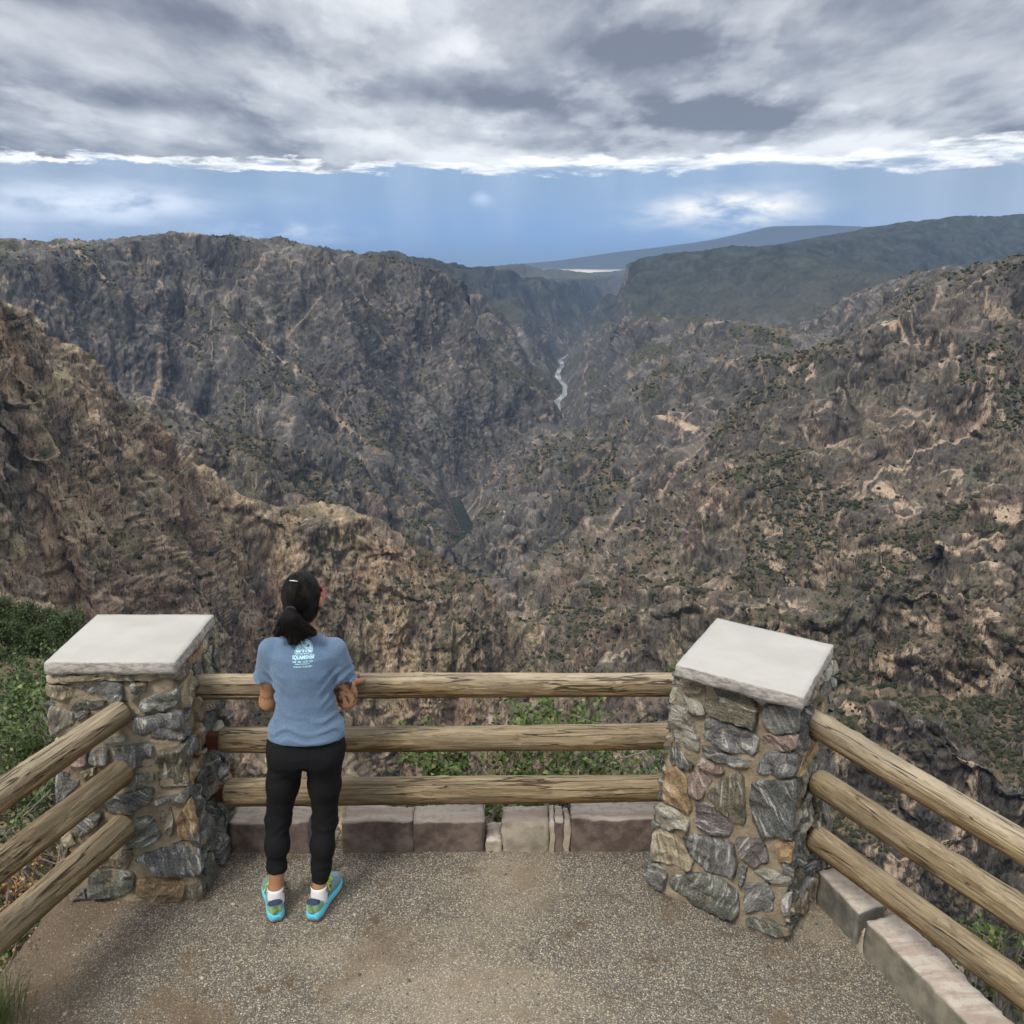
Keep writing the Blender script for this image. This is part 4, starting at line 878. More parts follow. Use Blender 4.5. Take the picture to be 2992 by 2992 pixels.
# ================= plants near the overlook =================
def leaf_mat(name, c1, c2, c3):
    m, t = material(name, .6, spec=.3); rn = t.sep(t.attr('rnd'))
    c = t.mix(rn[0], c1, c2); c = t.mix(t.ss(rn[1], .82, .95), c, c3); t.put(t.b.inputs['Base Color'], c)
    try: t.b.inputs['Subsurface Weight'].default_value = 0
    except Exception: pass
    return m
m_leaf = leaf_mat('green_leaf', (.045, .085, .024), (.11, .165, .05), (.20, .22, .08))
m_leafd = leaf_mat('dark_leaf', (.025, .06, .02), (.07, .12, .04), (.12, .15, .06))
m_needle = leaf_mat('needles', (.022, .044, .017), (.06, .09, .032), (.11, .12, .055))
m_twig = plain_mat('twig_bark', (.20, .18, .155), .9, .1, .4, 40)
m_bark = plain_mat('bark', (.10, .08, .06), .95, .1, .4, 20)
def tube(pts, rad, na=5):
    P_ = np.array(pts, float); n = len(P_); d_ = np.gradient(P_, axis=0); d_ /= np.linalg.norm(d_, axis=1)[:, None]+1e-9
    up = np.tile([0.31, .52, .79], (n, 1)); a = np.cross(d_, up); a /= np.linalg.norm(a, axis=1)[:, None]; b = np.cross(d_, a)
    th = np.linspace(0, 2*math.pi, na, endpoint=False); rad = np.asarray(rad)[:, None, None]
    return (P_[:, None]+rad*(np.cos(th)[None, :, None]*a[:, None]+np.sin(th)[None, :, None]*b[:, None])).reshape(-1, 3), grid_faces(n, na, True)
class Tubes:
    def __init__(s): s.V = []; s.F = []; s.n = 0
    def add(s, pts, rad, na=5): v, f = tube(pts, rad, na); s.V.append(v); s.F.append(f+s.n); s.n += len(v)
    def build(s, name, mat, parent): return link(name, mesh_np(name, np.vstack(s.V), np.vstack(s.F)), mat, parent)
def leaves(C, D, L, W_, r, name, mat, parent):
    """small folded leaves: centre, direction, length, width"""
    n = len(C); D = D/(np.linalg.norm(D, axis=1)[:, None]+1e-9); S_ = np.cross(D, r.normal(size=(n, 3))); S_ /= np.linalg.norm(S_, axis=1)[:, None]; N_ = np.cross(D, S_)
    L = L[:, None]; W_ = W_[:, None]
    V = np.stack([C-D*L*.5, C+S_*W_*.5+N_*W_*.2-D*L*.08, C+S_*W_*.36+N_*W_*.14+D*L*.26, C+D*L*.5, C-S_*W_*.36+N_*W_*.14+D*L*.26, C-S_*W_*.5+N_*W_*.2-D*L*.08, C+D*L*.05], 1)
    b = (np.arange(n)*7)[:, None]
    F = np.stack([b+np.array([[0, 1, 6]]), b+np.array([[1, 2, 6]]), b+np.array([[2, 3, 6]]), b+np.array([[3, 4, 6]]), b+np.array([[4, 5, 6]]), b+np.array([[5, 0, 6]])], 1).reshape(-1, 3)
    me = mesh_np(name, V.reshape(-1, 3), F); color_attr(me, 'rnd', np.repeat(r.random((n, 3)), 7, 0)); return link(name, me, mat, parent, smooth=False)
def grow(r, p, d, ln, rad, depth, tb, tips, up=.25, spread=.55):
    k = max(3, int(ln/.05)); pts = [p.copy()]; d = d/np.linalg.norm(d)
    for _ in range(k): d = d+r.normal(0, .13, 3)+np.array([0, 0, up*.1]); d /= np.linalg.norm(d); p = p+d*ln/k; pts.append(p.copy())
    tb.add(pts, np.linspace(rad, rad*.55, len(pts)), 5 if rad > .004 else 3)
    for q in pts[len(pts)//2:]: tips.append((q, d, depth))
    if depth > 0:
        for _ in range(r.integers(2, 5)):
            q = pts[r.integers(len(pts)//3, len(pts))]; nd = d+r.normal(0, spread, 3); grow(r, q, nd, ln*r.uniform(.5, .8), rad*.55, depth-1, tb, tips, up, spread)
def bush(name, label, base, size, seed, n_stem, leaf_n, leaf_len, mat, cat='shrub', group=None, lean=(0, 0, 0), depth=3, spread=.55, stem_r=.012, leafy=1.0, flat=.8, twig=m_twig):
    r = np.random.default_rng(seed); root = empty(name, base); tag(root, label, cat, group); tb = Tubes(); tips = []
    for k in range(n_stem):
        a = r.uniform(0, 6.28); d = np.array([math.cos(a)*flat, math.sin(a)*flat, r.uniform(.5, 1.1)])+np.array(lean); grow(r, np.array(base, float)+r.normal(0, .04*size, 3)*[1, 1, 0], d, size*r.uniform(.35, .55), stem_r, depth, tb, tips, spread=spread)
    tb.build('branches', twig, root)
    Q = [t_ for t_ in tips if t_[2] <= 1]
    if leaf_n and Q:
        pick_ = r.integers(0, len(Q), leaf_n); keep = r.random(len(Q)) < leafy; pick_ = pick_[keep[pick_]]
        C = np.array([Q[i][0] for i in pick_])+r.normal(0, .018*size**.5, (len(pick_), 3)); D = np.array([Q[i][1] for i in pick_])+r.normal(0, .8, (len(pick_), 3))
        leaves(C, D, r.uniform(.7, 1.25, len(C))*leaf_len, r.uniform(.7, 1.2, len(C))*leaf_len*.75, r, 'foliage', mat, root)
    return root
def gz(x, y):
    """height of the near ground outside the terrace"""
    az_ = math.atan2(x, y); r_ = math.hypot(x, y); i = int(np.argmin(np.abs(np.arctan(uf)-az_))); return float(np.interp(r_, RR[i], Pn[i, :, 2]))
# leafy shrub and bare twigs behind the middle rails
def B(x, y, Y): p = at_y(x, y, Y); return (float(p[0]), float(p[1]), gz(p[0], p[1])-.02)
G1 = 'leafy shrubs just below the terrace edge'
bush('oak_shrub', 'bright green leafy shrub topping out between the upper rails', B(1010, 1540, 5.0), 1.35, 1, 10, 4300, .034, m_leaf, group=G1, lean=(0, 0, .5))
bush('oak_shrub', 'green shrub behind the lower rails, left of the bright one', B(900, 1540, 4.9), .85, 2, 7, 2400, .036, m_leaf, group=G1)
bush('oak_shrub', 'sparse shrub of grey twigs and few leaves next to the angled pier', B(1150, 1540, 4.8), 1.15, 3, 10, 2000, .034, m_leafd, group=G1, leafy=.5)
bush('oak_shrub', 'twiggy shrub with pale bare shoots touching the angled pier', B(1225, 1530, 4.55), 1.0, 4, 10, 900, .03, m_leaf, group=G1, leafy=.35)
bush('dead_brush', 'tangle of dark bare twigs seen through the gap in the kerb', B(935, 1560, 4.25), .55, 5, 12, 0, .03, m_leaf, cat='dead brush', depth=2)
bush('dead_brush', 'pale dry grassy twigs just behind the kerb left of the person\'s legs', B(600, 1545, 4.3), .38, 6, 10, 150, .02, m_leafd, cat='dead brush', depth=2)
# left, behind the squat pier
bush('oak_shrub', 'tall bright green shrub rising left of the squat pier', (-2.95, 4.95, gz(-2.95, 4.95)), 1.35, 7, 13, 6500, .030, m_leaf, group=G1, lean=(-.15, 0, .7), stem_r=.018)
bush('oak_shrub', 'dark green shrub low behind the left rails', (-3.3, 4.3, gz(-3.3, 4.3)), 1.2, 8, 9, 3600, .030, m_leafd, group=G1, lean=(0, 0, .3))
for k_, (x_, y_, sz_, lb_) in enumerate(((-4.6, 7.6, 1.3, 'olive shrub on the slope just beyond the tall shrub at the left edge'), (-3.9, 7.2, 1.0, 'small olive shrub behind the squat pier slab on its left'), (-5.6, 9.6, 1.5, 'olive shrub farther down the left slope, below the junipers'), (-6.4, 10.4, 1.4, 'olive shrub at the picture edge, below the junipers'))):
    bush('oak_shrub', lb_, (x_, y_, gz(x_, y_)-.02), sz_, 80+k_, 9, 2200, .045, m_leafd, group=G1)
bush('dead_brush', 'dark dead branches behind the left rails', (-2.75, 4.1, -1.1), 1.05, 9, 10, 0, .03, m_leaf, cat='dead brush', depth=3, stem_r=.016, twig=m_bark)
m_dry = leaf_mat('dry_leaf', (.32, .17, .08), (.42, .28, .14), (.25, .22, .08))
bush('dry_shrub', 'orange-brown dried plant behind the middle left rail', (-2.35, 3.62, -.30), .60, 10, 12, 2400, .018, m_dry, depth=2)
bush('dry_shrub', 'dried rusty plant nearest the left picture edge below the rails', (-2.22, 3.02, -.25), .34, 14, 9, 900, .014, m_dry, depth=2)
bush('dead_brush', 'grey dead twigs beside the squat pier under the left rails', (-2.30, 3.95, -.5), .75, 15, 12, 200, .02, m_leafd, cat='dead brush', depth=3, stem_r=.009)
bush('oak_shrub', 'low green shrub under the lowest left rail', (-2.45, 3.15, -.4), .5, 11, 8, 900, .028, m_leaf, group=G1, depth=2)
# right, under the rails
bush('oak_shrub', 'small leafy sprig beyond the rails in the lower right corner', (2.25, 3.25, -.75), .95, 12, 6, 900, .034, m_leaf, group=G1, lean=(0, 0, .6), depth=2)
bush('oak_shrub', 'low shrub at the foot of the longest pinkish kerb slab', (2.02, 2.95, -.5), .55, 13, 6, 700, .03, m_leafd, group=G1, depth=2)
# grass tuft and dry duff, lower left
r = np.random.default_rng(5); root = empty('grass_tuft', (-1.98, 2.72, 0)); tag(root, 'green grass tuft in the lower left corner', 'grass tuft')
tb = Tubes()
for k in range(330):
    a = r.uniform(0, 6.28); R_ = abs(r.normal(0, .07)); p0 = np.array([-1.98+R_*math.cos(a), 2.72+R_*math.sin(a), -.03]); L_ = r.uniform(.10, .24); o_ = np.array([math.cos(a), math.sin(a), 0])*r.uniform(.1, .6)
    tb.add([p0, p0+(np.array([0, 0, 1])*.5+o_*.2)*L_, p0+(np.array([0, 0, 1])*.85+o_*.6)*L_, p0+(np.array([0, 0, 1])*.95+o_*1.1)*L_], [.0016, .0014, .001, .0003], 3)
tb.build('blades', plain_mat('grass_blade', (.12, .16, .06), .8, .2, .4, 9), root)
# trees on the slope to the left, and boulders
def conifer(label, base, h, seed, mat=m_needle, wide=.34, group='junipers on the slope left of the overlook'):
    r = np.random.default_rng(seed); root = empty('juniper_tree', base); tag(root, label, 'tree', group); b = np.array(base, float)
    tb = Tubes(); tb.add([b+np.array([0, 0, -.3]), b+np.array([r.normal(0, .03)*h, r.normal(0, .03)*h, h*.45]), b+np.array([r.normal(0, .04)*h, 0, h*.92])], [.045*h*.5, .028*h*.5, .006*h], 7)
    n = int(26+h*4); cl = []
    for k in range(n):
        f = (k+.5)/n; z = h*(.12+.86*f); ro = h*wide*(1-f)**.62*r.uniform(.55, 1.1)+.05; a = k*2.4+r.normal(0, .5)
        e = b+np.array([math.cos(a)*ro, math.sin(a)*ro, z+ro*.15]); tb.add([b+np.array([0, 0, z-ro*.25]), (b+np.array([0, 0, z-ro*.1]))*.5+e*.5, e], [.012*h*.4, .008*h*.4, .003*h*.4], 4)
        for w_ in (1.0, .62): cl.append(b+np.array([math.cos(a)*ro*w_, math.sin(a)*ro*w_, z+ro*.12*w_]))
    tb.build('trunk', m_bark, root); cl = np.array(cl); m_ = 95; C = np.repeat(cl, m_, 0)+r.normal(0, .062*h, (len(cl)*m_, 3))*[1, 1, .6]; D = r.normal(0, 1, C.shape)+[0, 0, .8]
    leaves(C, D, r.uniform(.6, 1.3, len(C))*.085*h**.5, r.uniform(.6, 1.3, len(C))*.030*h**.5, r, 'crown', mat, root)
TREES = [(4,1128,78,'highest juniper at the left picture edge, under the cliff'),(48,1140,66,'second highest juniper, in from the left picture edge'),(92,1148,84,'small distant juniper above the far corner of the squat pier slab'),(24,1172,44,'dark juniper in the middle of the group at the left edge'),
         (118,1160,56,'juniper touching the outline of the squat pier slab'),(70,1184,34,'bushy juniper left of the slab, above the bright green shrub'),(2,1206,26,'low juniper cut by the left picture edge'),(140,1152,100,'farthest juniper, peeking over the back of the squat pier slab')]
for k, (x, y, Y, lb) in enumerate(TREES):
    p = at_y(x, y, Y); g_ = gz(p[0], p[1]); h = float(np.clip(p[2]-g_, 1.6, 7))
    conifer(lb, (float(p[0]), float(p[1]), g_-.1), h, 40+k, wide=.42 if h < 3.2 else .3)
for k, (x, y, Y, h, lb) in enumerate(((455,1385,26,1.8,'small juniper seen between the rails right of the squat pier'), (485,1340,38,2.4,'juniper right below the top rail beside the person\'s left arm'))):
    p = at_y(x, y, Y); conifer(lb, (float(p[0]), float(p[1]), gz(p[0], p[1])-.1), h, 60+k)
def boulder(label, base, s, seed, col=(.30, .26, .20)):
    bm = bmesh.new(); bmesh.ops.create_icosphere(bm, subdivisions=4, radius=1); V = np.array([v.co[:] for v in bm.verts]); F = np.array([[v.index for v in f.verts] for f in bm.faces]); bm.free()
    k = np.round(fbm(V*1.1+seed*3, 2, seed)*5)/5; V = V*(1+.35*k+.12*fbm(V*3+seed, 3, seed+1))[:, None]*np.array([s, s*.8, s*.6])+np.array(base)
    me = mesh_np('boulder', V, F); color_attr(me, 'scol', np.tile(col, (len(V), 1))); color_attr(me, 'sseed', np.tile(np.random.default_rng(seed).random(3), (len(V), 1)))
    o = link('boulder', me, M_ROCK); tag(o, label, 'boulder', 'boulders on the slope below the fence'); return o
for k, (x, y, Y, s_, lb) in enumerate(((440, 1500, 4.55, .20, 'cream boulder against the right side of the squat pier'), (433, 1455, 5.2, .22, 'grey boulder behind the squat pier, level with the lowest rails'),
        (700, 1420, 13, .8, 'pale fractured outcrop between the two lower rails right of the person'), (760, 1345, 24, 1.6, 'pale outcrop under the top rail right of the person'), (690, 1500, 8.5, .35, 'grey boulder behind the lowest rail right of the person'))):
    p = at_y(x, y, Y); boulder(lb, (float(p[0]), float(p[1]), gz(p[0], p[1])+s_*.25), s_, 70+k, (.42, .38, .30) if k in (0, 2, 3) else (.26, .25, .23))
# ================= the person at the rail =================
def surface_nets(f, lo, hi, step):
    lo = np.array(lo, float); n = np.ceil((np.array(hi)-lo)/step).astype(int)+1
    ax = [lo[i]+np.arange(n[i])*step for i in range(3)]
    G = np.stack(np.meshgrid(*ax, indexing='ij'), -1); D = f(G.reshape(-1, 3)).reshape(n)
    ins = D < 0; cn = n-1
    c = [ins[dx:dx+cn[0], dy:dy+cn[1], dz:dz+cn[2]] for dx in (0, 1) for dy in (0, 1) for dz in (0, 1)]
    tot = sum(x.astype(int) for x in c); act = (tot > 0) & (tot < 8)
    acc = np.zeros((*cn, 3)); cnt = np.zeros(cn)
    offs = [(dx, dy, dz) for dx in (0, 1) for dy in (0, 1) for dz in (0, 1)]
    for a in offs:
        for k in range(3):
            if a[k]: continue
            b = list(a); b[k] = 1
            Da = D[a[0]:a[0]+cn[0], a[1]:a[1]+cn[1], a[2]:a[2]+cn[2]]; Db = D[b[0]:b[0]+cn[0], b[1]:b[1]+cn[1], b[2]:b[2]+cn[2]]
            m_ = (Da < 0) != (Db < 0); t_ = np.where(m_, Da/np.where(m_, Da-Db, 1), 0)
            for q in range(3): acc[..., q] += np.where(m_, a[q]+(t_ if q == k else 0), 0)
            cnt += m_
    idx = -np.ones(cn, int); idx[act] = np.arange(act.sum())
    I = np.argwhere(act); V = lo+(I+acc[act]/cnt[act][:, None])*step
    F = []
    for k in range(3):
        a = [slice(1, cn[0]), slice(1, cn[1]), slice(1, cn[2])]; a[k] = slice(0, cn[k])
        b = list(a); b[k] = slice(1, cn[k]+1)
        A_ = ins[tuple(a)]; B_ = ins[tuple(b)]; E_ = np.argwhere(A_ != B_); fl = A_[A_ != B_]
        if not len(E_): continue
        base = E_+np.array([0 if q == k else 1 for q in range(3)]); u, v = (k+1) % 3, (k+2) % 3
        def at(du, dv):
            p = base.copy(); p[:, u] -= du; p[:, v] -= dv; return idx[p[:, 0], p[:, 1], p[:, 2]]
        Q = np.stack([at(1, 1), at(0, 1), at(0, 0), at(1, 0)], 1); Q[~fl] = Q[~fl][:, ::-1]; F.append(Q)
    return V, np.vstack(F)
def smin(a, b, k): h = np.clip(.5+.5*(b-a)/k, 0, 1); return b*(1-h)+a*h-k*h*(1-h)
def cone(p, a, b, ra, rb):
    a = np.array(a, float); b = np.array(b, float); ab = b-a; t_ = np.clip(((p-a)@ab)/(ab@ab), 0, 1)
    return np.linalg.norm(p-a-t_[:, None]*ab, axis=1)-(ra+(rb-ra)*t_)
def chain(p, pts, k=.02):
    d = None
    for (a, ra), (b, rb) in zip(pts[:-1], pts[1:]):
        e = cone(p, a, b, ra, rb); d = e if d is None else smin(d, e, k)
    return d
def ell(p, c, r): q = (p-np.array(c))/np.array(r); return (np.linalg.norm(q, axis=1)-1)*min(r)
def stack(p, rows, z0cap=True):
    """column of ellipses: rows of z, cx, cy, a, b"""
    R_ = np.array(sorted(rows)); z = p[:, 2]; cx, cy, a, b = (np.interp(z, R_[:, 0], R_[:, i]) for i in (1, 2, 3, 4))
    d = (np.sqrt(((p[:, 0]-cx)/a)**2+((p[:, 1]-cy)/b)**2)-1)*np.minimum(a, b)
    return np.maximum(d, np.maximum(z-R_[-1, 0], R_[0, 0]-z))
HX, HY, HZ = -.876, 3.478, 1.442
SHL, SHR = (-1.012, 3.440, 1.222), (-.748, 3.440, 1.222)
ELL_, ELR = (-1.052, 3.475, .965), (-.712, 3.475, .972)
WRL, WRR = (-.985, 3.615, .995), (-.722, 3.605, .985)
HPL, HPR = (-.958, 3.385, .80), (-.802, 3.385, .80)
KNL, KNR = (-1.030, 3.405, .43), (-.828, 3.415, .42)
ANL, ANR = (-1.050, 3.352, .10), (-.860, 3.362, .09)
TOR = [(.755, -.878, 3.380, .135, .092), (.80, -.876, 3.382, .152, .104), (.88, -.872, 3.388, .143, .098), (.97, -.872, 3.402, .107, .080), (1.06, -.874, 3.412, .108, .082), (1.15, -.878, 3.422, .124, .088), (1.215, -.880, 3.432, .140, .086), (1.265, -.880, 3.445, .105, .062), (1.30, -.878, 3.452, .055, .052)]
def arm_pts(s, e, w): return [(s, .045), (tuple(np.array(s)*.5+np.array(e)*.5), .041), (e, .034), (tuple(np.array(e)*.6+np.array(w)*.4), .033), (w, .024)]
def hand_chain(w, side):
    w = np.array(w); d = np.array([.12*side, .9, .05]); d /= np.linalg.norm(d); pal = w+d*.045
    segs = [[(w, .024), (pal+[0, 0, .004], .030)]]
    for k in range(4):          # four bent fingers closing over the top of the log
        off = np.array([(k-1.5)*.019, 0, 0]); L = (.030, .034, .032, .025)[k]; k0 = pal+off+d*.02+np.array([0, 0, .006])
        k1 = k0+np.array([0, .8, -.1])*L; k2 = k1+np.array([0, .45, -.9])*L*.8; k3 = k2+np.array([0, -.05, -1])*L*.6
        segs.append([(k0, .0105), (k1, .0100), (k2, .0092), (k3, .0082)])
    t0 = w+d*.022+np.array([-.022*side, 0, -.004]); t1 = t0+np.array([-.024*side, .022, -.004]); t2 = t1+np.array([-.008*side, .024, -.008]); segs.append([(t0, .014), (t1, .0115), (t2, .0095)])
    return segs
def f_body(p):
    d = stack(p, TOR)
    d = smin(d, cone(p, (HX, 3.447, 1.26), (HX, 3.465, 1.38), .052, .050), .04)
    d = smin(d, ell(p, (HX, HY, HZ), (.074, .092, .108)), .02); d = smin(d, ell(p, (HX, HY+.035, HZ-.055), (.055, .060, .065)), .03)
    d = smin(d, cone(p, (HX, HY+.088, HZ+.005), (HX, HY+.112, HZ-.028), .008, .013), .012)                                   # nose
    for s in (-1, 1):
        d = smin(d, ell(p, (HX+s*.034, HY+.086, HZ-.004), (.016, .010, .010)), .006); d = smin(d, ell(p, (HX+s*.079, HY-.004, HZ-.022), (.009, .019, .031)), .006)
    d = smin(d, ell(p, (HX, HY+.092, HZ-.062), (.024, .012, .009)), .008)                                                     # mouth
    for s_, e_, w_, sd in ((SHL, ELL_, WRL, 1), (SHR, ELR, WRR, -1)):
        d = smin(d, chain(p, arm_pts(s_, e_, w_), .03), .035)
        for sg in hand_chain(w_, sd): d = smin(d, chain(p, sg, .006), .006)
    for h_, k_, a_ in ((HPL, KNL, ANL), (HPR, KNR, ANR)):
        ca = tuple(np.array(k_)*.66+np.array(a_)*.34+[0, -.012, 0])
        d = smin(d, chain(p, [(h_, .064), (k_, .042), (ca, .041), (a_, .030)], .03), .02); d = smin(d, cone(p, a_, tuple(np.array(a_)+[0, .05, -.05]), .034, .028), .02)
    return d
V, F = surface_nets(f_body, (-1.17, 3.2, .0), (-.55, 3.86, 1.60), .0070)
me = mesh_np('person', V, F); skin = np.tile([.36, .185, .105], (len(V), 1))
dl = np.linalg.norm(V-np.array([-1.0, 3.6, 1.6]), axis=1)
# tattoos: leafy dark shapes on the right upper arm, a small mark near the left elbow
ta = pn(V*np.array([55, 55, 24])+np.array([0, 0, 5]), 3); tb_ = np.abs(pn(V*np.array([40, 40, 40]), 9)); zr = sstep(.965, .985, V[:, 2])*sstep(1.165, 1.14, V[:, 2])*(V[:, 0] > -.77)*(V[:, 1] < 3.56)
skin = skin*(1-(.80*zr*np.maximum(sstep(.0, .22, ta), sstep(.10, .04, tb_)))[:, None])
zl = (V[:, 0] < -1.0)*(np.abs(V[:, 2]-1.003-.004*np.sin(V[:, 0]*400)) < .0032); skin = skin*(1-.6*zl[:, None])
lips = (np.linalg.norm((V-np.array([HX, HY+.1, HZ-.062]))/np.array([.024, .02, .009]), axis=1) < 1); skin[lips] = [.40, .13, .10]
for s in (-1, 1): skin[np.linalg.norm((V-np.array([HX+s*.034, HY+.097, HZ-.004]))/np.array([.010, .02, .006]), axis=1) < 1] = [.03, .02, .02]
color_attr(me, 'skin', skin); m, t = material('skin', .55, spec=.35); t.put(t.b.inputs['Base Color'], t.attr('skin')); t.put(t.b.inputs['Normal'], t.bump(t.noise(t.coord('Object'), 160, 3, .6), .0012, .4))
person = link('person', me, m); tag(person, 'woman seen from behind in blue t-shirt and black joggers leaning on the top rail', 'person')

# t-shirt
def folds(p):
    x = p[:, 0]+.866; z = p[:, 2]; w_ = fbm(np.stack([x*5, z*4, p[:, 1]*5], -1), 2, 3)
    q = z+.28*x*x*2.2-.02*w_; low = sstep(1.03, .93, z)*sstep(.855, .90, z); lines = np.sin(q*2*math.pi/.046+9*w_+x*5+3*pn(np.stack([x*9, z*9, x*0], -1), 13))
    f1 = -.0062*np.maximum(lines, -.2)*low*sstep(-.5, .3, pn(np.stack([x*7, z*16, x*0], -1), 4)+.35)
    d1 = np.abs(x)*.75+(z-1.02)*-.9; f2 = -.0065*np.maximum(np.sin((z*.8-np.abs(x)*.75)*2*math.pi/.042+3*w_), -.3)*sstep(.04, .13, np.abs(x))*sstep(1.20, 1.10, z)*sstep(.98, 1.04, z)
    return f1+f2-.0028*fbm(np.stack([x*11, z*13, p[:, 1]*11], -1), 3, 8)
def f_shirt(p):
    T2 = [(z, cx, cy, a+(.013 if z < 1.2 else .008)+(.007 if .84 < z < 1.0 else 0)*1.0, b+(.016 if z < 1.2 else .010)+(.008 if .84 < z < 1.0 else 0)) for z, cx, cy, a, b in TOR]
    d = stack(p, T2)
    for s_, e_ in ((SHL, ELL_), (SHR, ELR)):
        s2 = np.array(s_); e2 = np.array(e_); dr = (e2-s2)/np.linalg.norm(e2-s2); out = np.array([-.012 if s_[0] < -.87 else .012, 0, 0])
        hem = s2+dr*.135; c_ = cone(p, s2, s2+dr*.17+out*.6, .054, .058); c_ = np.maximum(c_, (p-hem)@dr); d = smin(d, c_, .020)
    d = d+folds(p)
    d = np.maximum(d, .862+.012*np.cos((p[:, 0]+.866)*9)-.006-p[:, 2])
    nk_ = np.linalg.norm((p-np.array([-.871, 3.475, 1.312]))/np.array([.078, .075, .032]), axis=1)
    return np.maximum(d, (1-nk_)*.03)
V, F = surface_nets(f_shirt, (-1.17, 3.22, .84), (-.57, 3.62, 1.33), .0052)
for _ in range(1):
    acc_ = np.zeros_like(V); cn_ = np.zeros(len(V))
    for a_, b_ in ((0, 1), (1, 2), (2, 3), (3, 0)): np.add.at(acc_, F[:, a_], V[F[:, b_]]); np.add.at(cn_, F[:, a_], 1)
    V = V*.5+.5*acc_/cn_[:, None]
me = mesh_np('shirt', V, F); m, t = material('heather_blue', .95, spec=.1); co = t.coord('Object')
hx_ = t.noise(t.mapv(co, scale=(260, 260, 700)), 1, 3, .7); c = t.mix(t.ss(hx_, .35, .68), (.075, .125, .205), (.15, .225, .335)); c = t.mix(t.math('MULTIPLY', t.ss(t.noise(co, 9, 4, .6), .4, .65), .3), c, (.08, .13, .21))
t.put(t.b.inputs['Base Color'], c); t.put(t.b.inputs['Normal'], t.bump(t.noise(co, 14, 5, .55, .3), .012, .5, t.bump(hx_, .001, .5)))
try: t.b.inputs['Sheen Weight'].default_value = .25
except Exception: pass
shirt = link('shirt', me, m, person)
from mathutils.bvhtree import BVHTree
bvh = BVHTree.FromPolygons([tuple(v) for v in V], [tuple(int(i) for i in f) for f in F])
def back_y(x, z):
    hit = bvh.ray_cast(Vector((x, 3.0, z)), Vector((0, 1, 0)))
    return hit[0].y if hit[0] is not None else 3.33
X0, Z0, US, VS_ = -.857, 1.2505, .0014/16.1, .00155/16.1
def uvp(X, Y): return (X-690)*US, (690-Y)*VS_
QV, QF, QC = [], [], []
def cell(X, Y, s, col, off=.0014):
    b = len(QV)
    for dx, dy in ((0, 0), (s, 0), (s, s), (0, s)):
        u, v = uvp(X+dx, Y+dy); QV.append((X0+u, back_y(X0+u, Z0+v)-off, Z0+v))
    QF.append((b, b+1, b+2, b+3)); QC.extend([col]*4)
PALE = (.50, .82, .95); DK = (.085, .15, .33)
leaf_p = [(880, 375), (905, 450), (950, 455), (940, 490), (905, 520), (880, 530), (850, 520), (815, 490), (805, 455), (850, 450)]
def inpoly(x, y, P_):
    c_ = False; j = len(P_)-1
    for i in range(len(P_)):
        if (P_[i][1] > y) != (P_[j][1] > y) and x < (P_[j][0]-P_[i][0])*(y-P_[i][1])/(P_[j][1]-P_[i][1])+P_[i][0]: c_ = not c_
        j = i
    return c_
s_ = 13
for X in range(270, 1110, s_):
    for Y in range(220, 700, s_):
        rr_ = math.hypot(X+6-690, (Y+6-660)*.94); 
        if Y > 660: rr_ = abs(X+6-690) if Y < 690 else 999
        if rr_ > 415 or (372 < rr_ < 392): continue
        dark = False
        if rr_ <= 372:
            if inpoly(X+6, Y+6, leaf_p): dark = True
            if Y in range(370, 383) and X > 460 and X < 830: dark = True
            ridge_y = 500+abs(X-640)*.62 if X < 760 else 560+abs(X-900)*.35
            if abs(Y-ridge_y-20) < 10 and X > 440: dark = True
            if abs(Y-(560+abs(X-690)*.9)) < 9 and 500 < X < 820: dark = True
            if Y > 640 and math.sin(X*.045) > .25 and 480 < X < 900: dark = True
            if dark: continue
        cell(X, Y, s_, PALE)
for x0, x1, y0, y1 in ((330, 560, 1098, 1122),):
    for X in range(x0, x1, s_):
        for Y in range(y0, y1, s_): cell(X, Y, s_, PALE)
m_print = plain_mat('print_ink', (.50, .80, .93), .7, .2, .05, 200)
me = mesh_np('printed_emblem', QV, np.array(QF)); link('printed_emblem', me, m_print, shirt, smooth=False)
def text(body, Xc, Yc, width, height, bold=.0):
    cu = bpy.data.curves.new('t', 'FONT'); cu.body = body; cu.size = 1; cu.align_x = 'CENTER'; cu.align_y = 'CENTER'; cu.resolution_u = 3; cu.offset = bold
    ob = bpy.data.objects.new('t', cu); COL.objects.link(ob); dg = bpy.context.evaluated_depsgraph_get(); me = bpy.data.meshes.new_from_object(ob.evaluated_get(dg)); bpy.data.objects.remove(ob); bpy.data.curves.remove(cu)
    me.name = 'printed_lettering'; co_ = np.empty(len(me.vertices)*3, np.float32); me.vertices.foreach_get('co', co_); co_ = co_.reshape(-1, 3)
    mn, mx = co_.min(0), co_.max(0); c_ = (mn+mx)/2; u0, v0 = uvp(Xc, Yc); sx_ = width*US/(mx[0]-mn[0]); sy_ = height*VS_/(mx[1]-mn[1])
    out_ = []
    for x, y, _ in co_:
        X = X0+u0+(x-c_[0])*sx_; Z = Z0+v0+(y-c_[1])*sy_; out_.append((X, back_y(X, Z)-.0016, Z))
    me.vertices.foreach_set('co', np.array(out_, np.float32).ravel()); me.update(); link('printed_lettering', me, m_print, shirt, smooth=False)
text("NESTERS MARKET", 690, 745, 810, 62, .012); text("SQUAMISH50", 690, 882, 1010, 170, .035); text("50M \u00b7 50K \u00b7 50/50 \u00b7 23K", 690, 1025, 930, 62, .012); text("CANADA", 795, 1112, 420, 52, .015); text("AUGUST 19-20 2023", 690, 1225, 860, 72, .02)

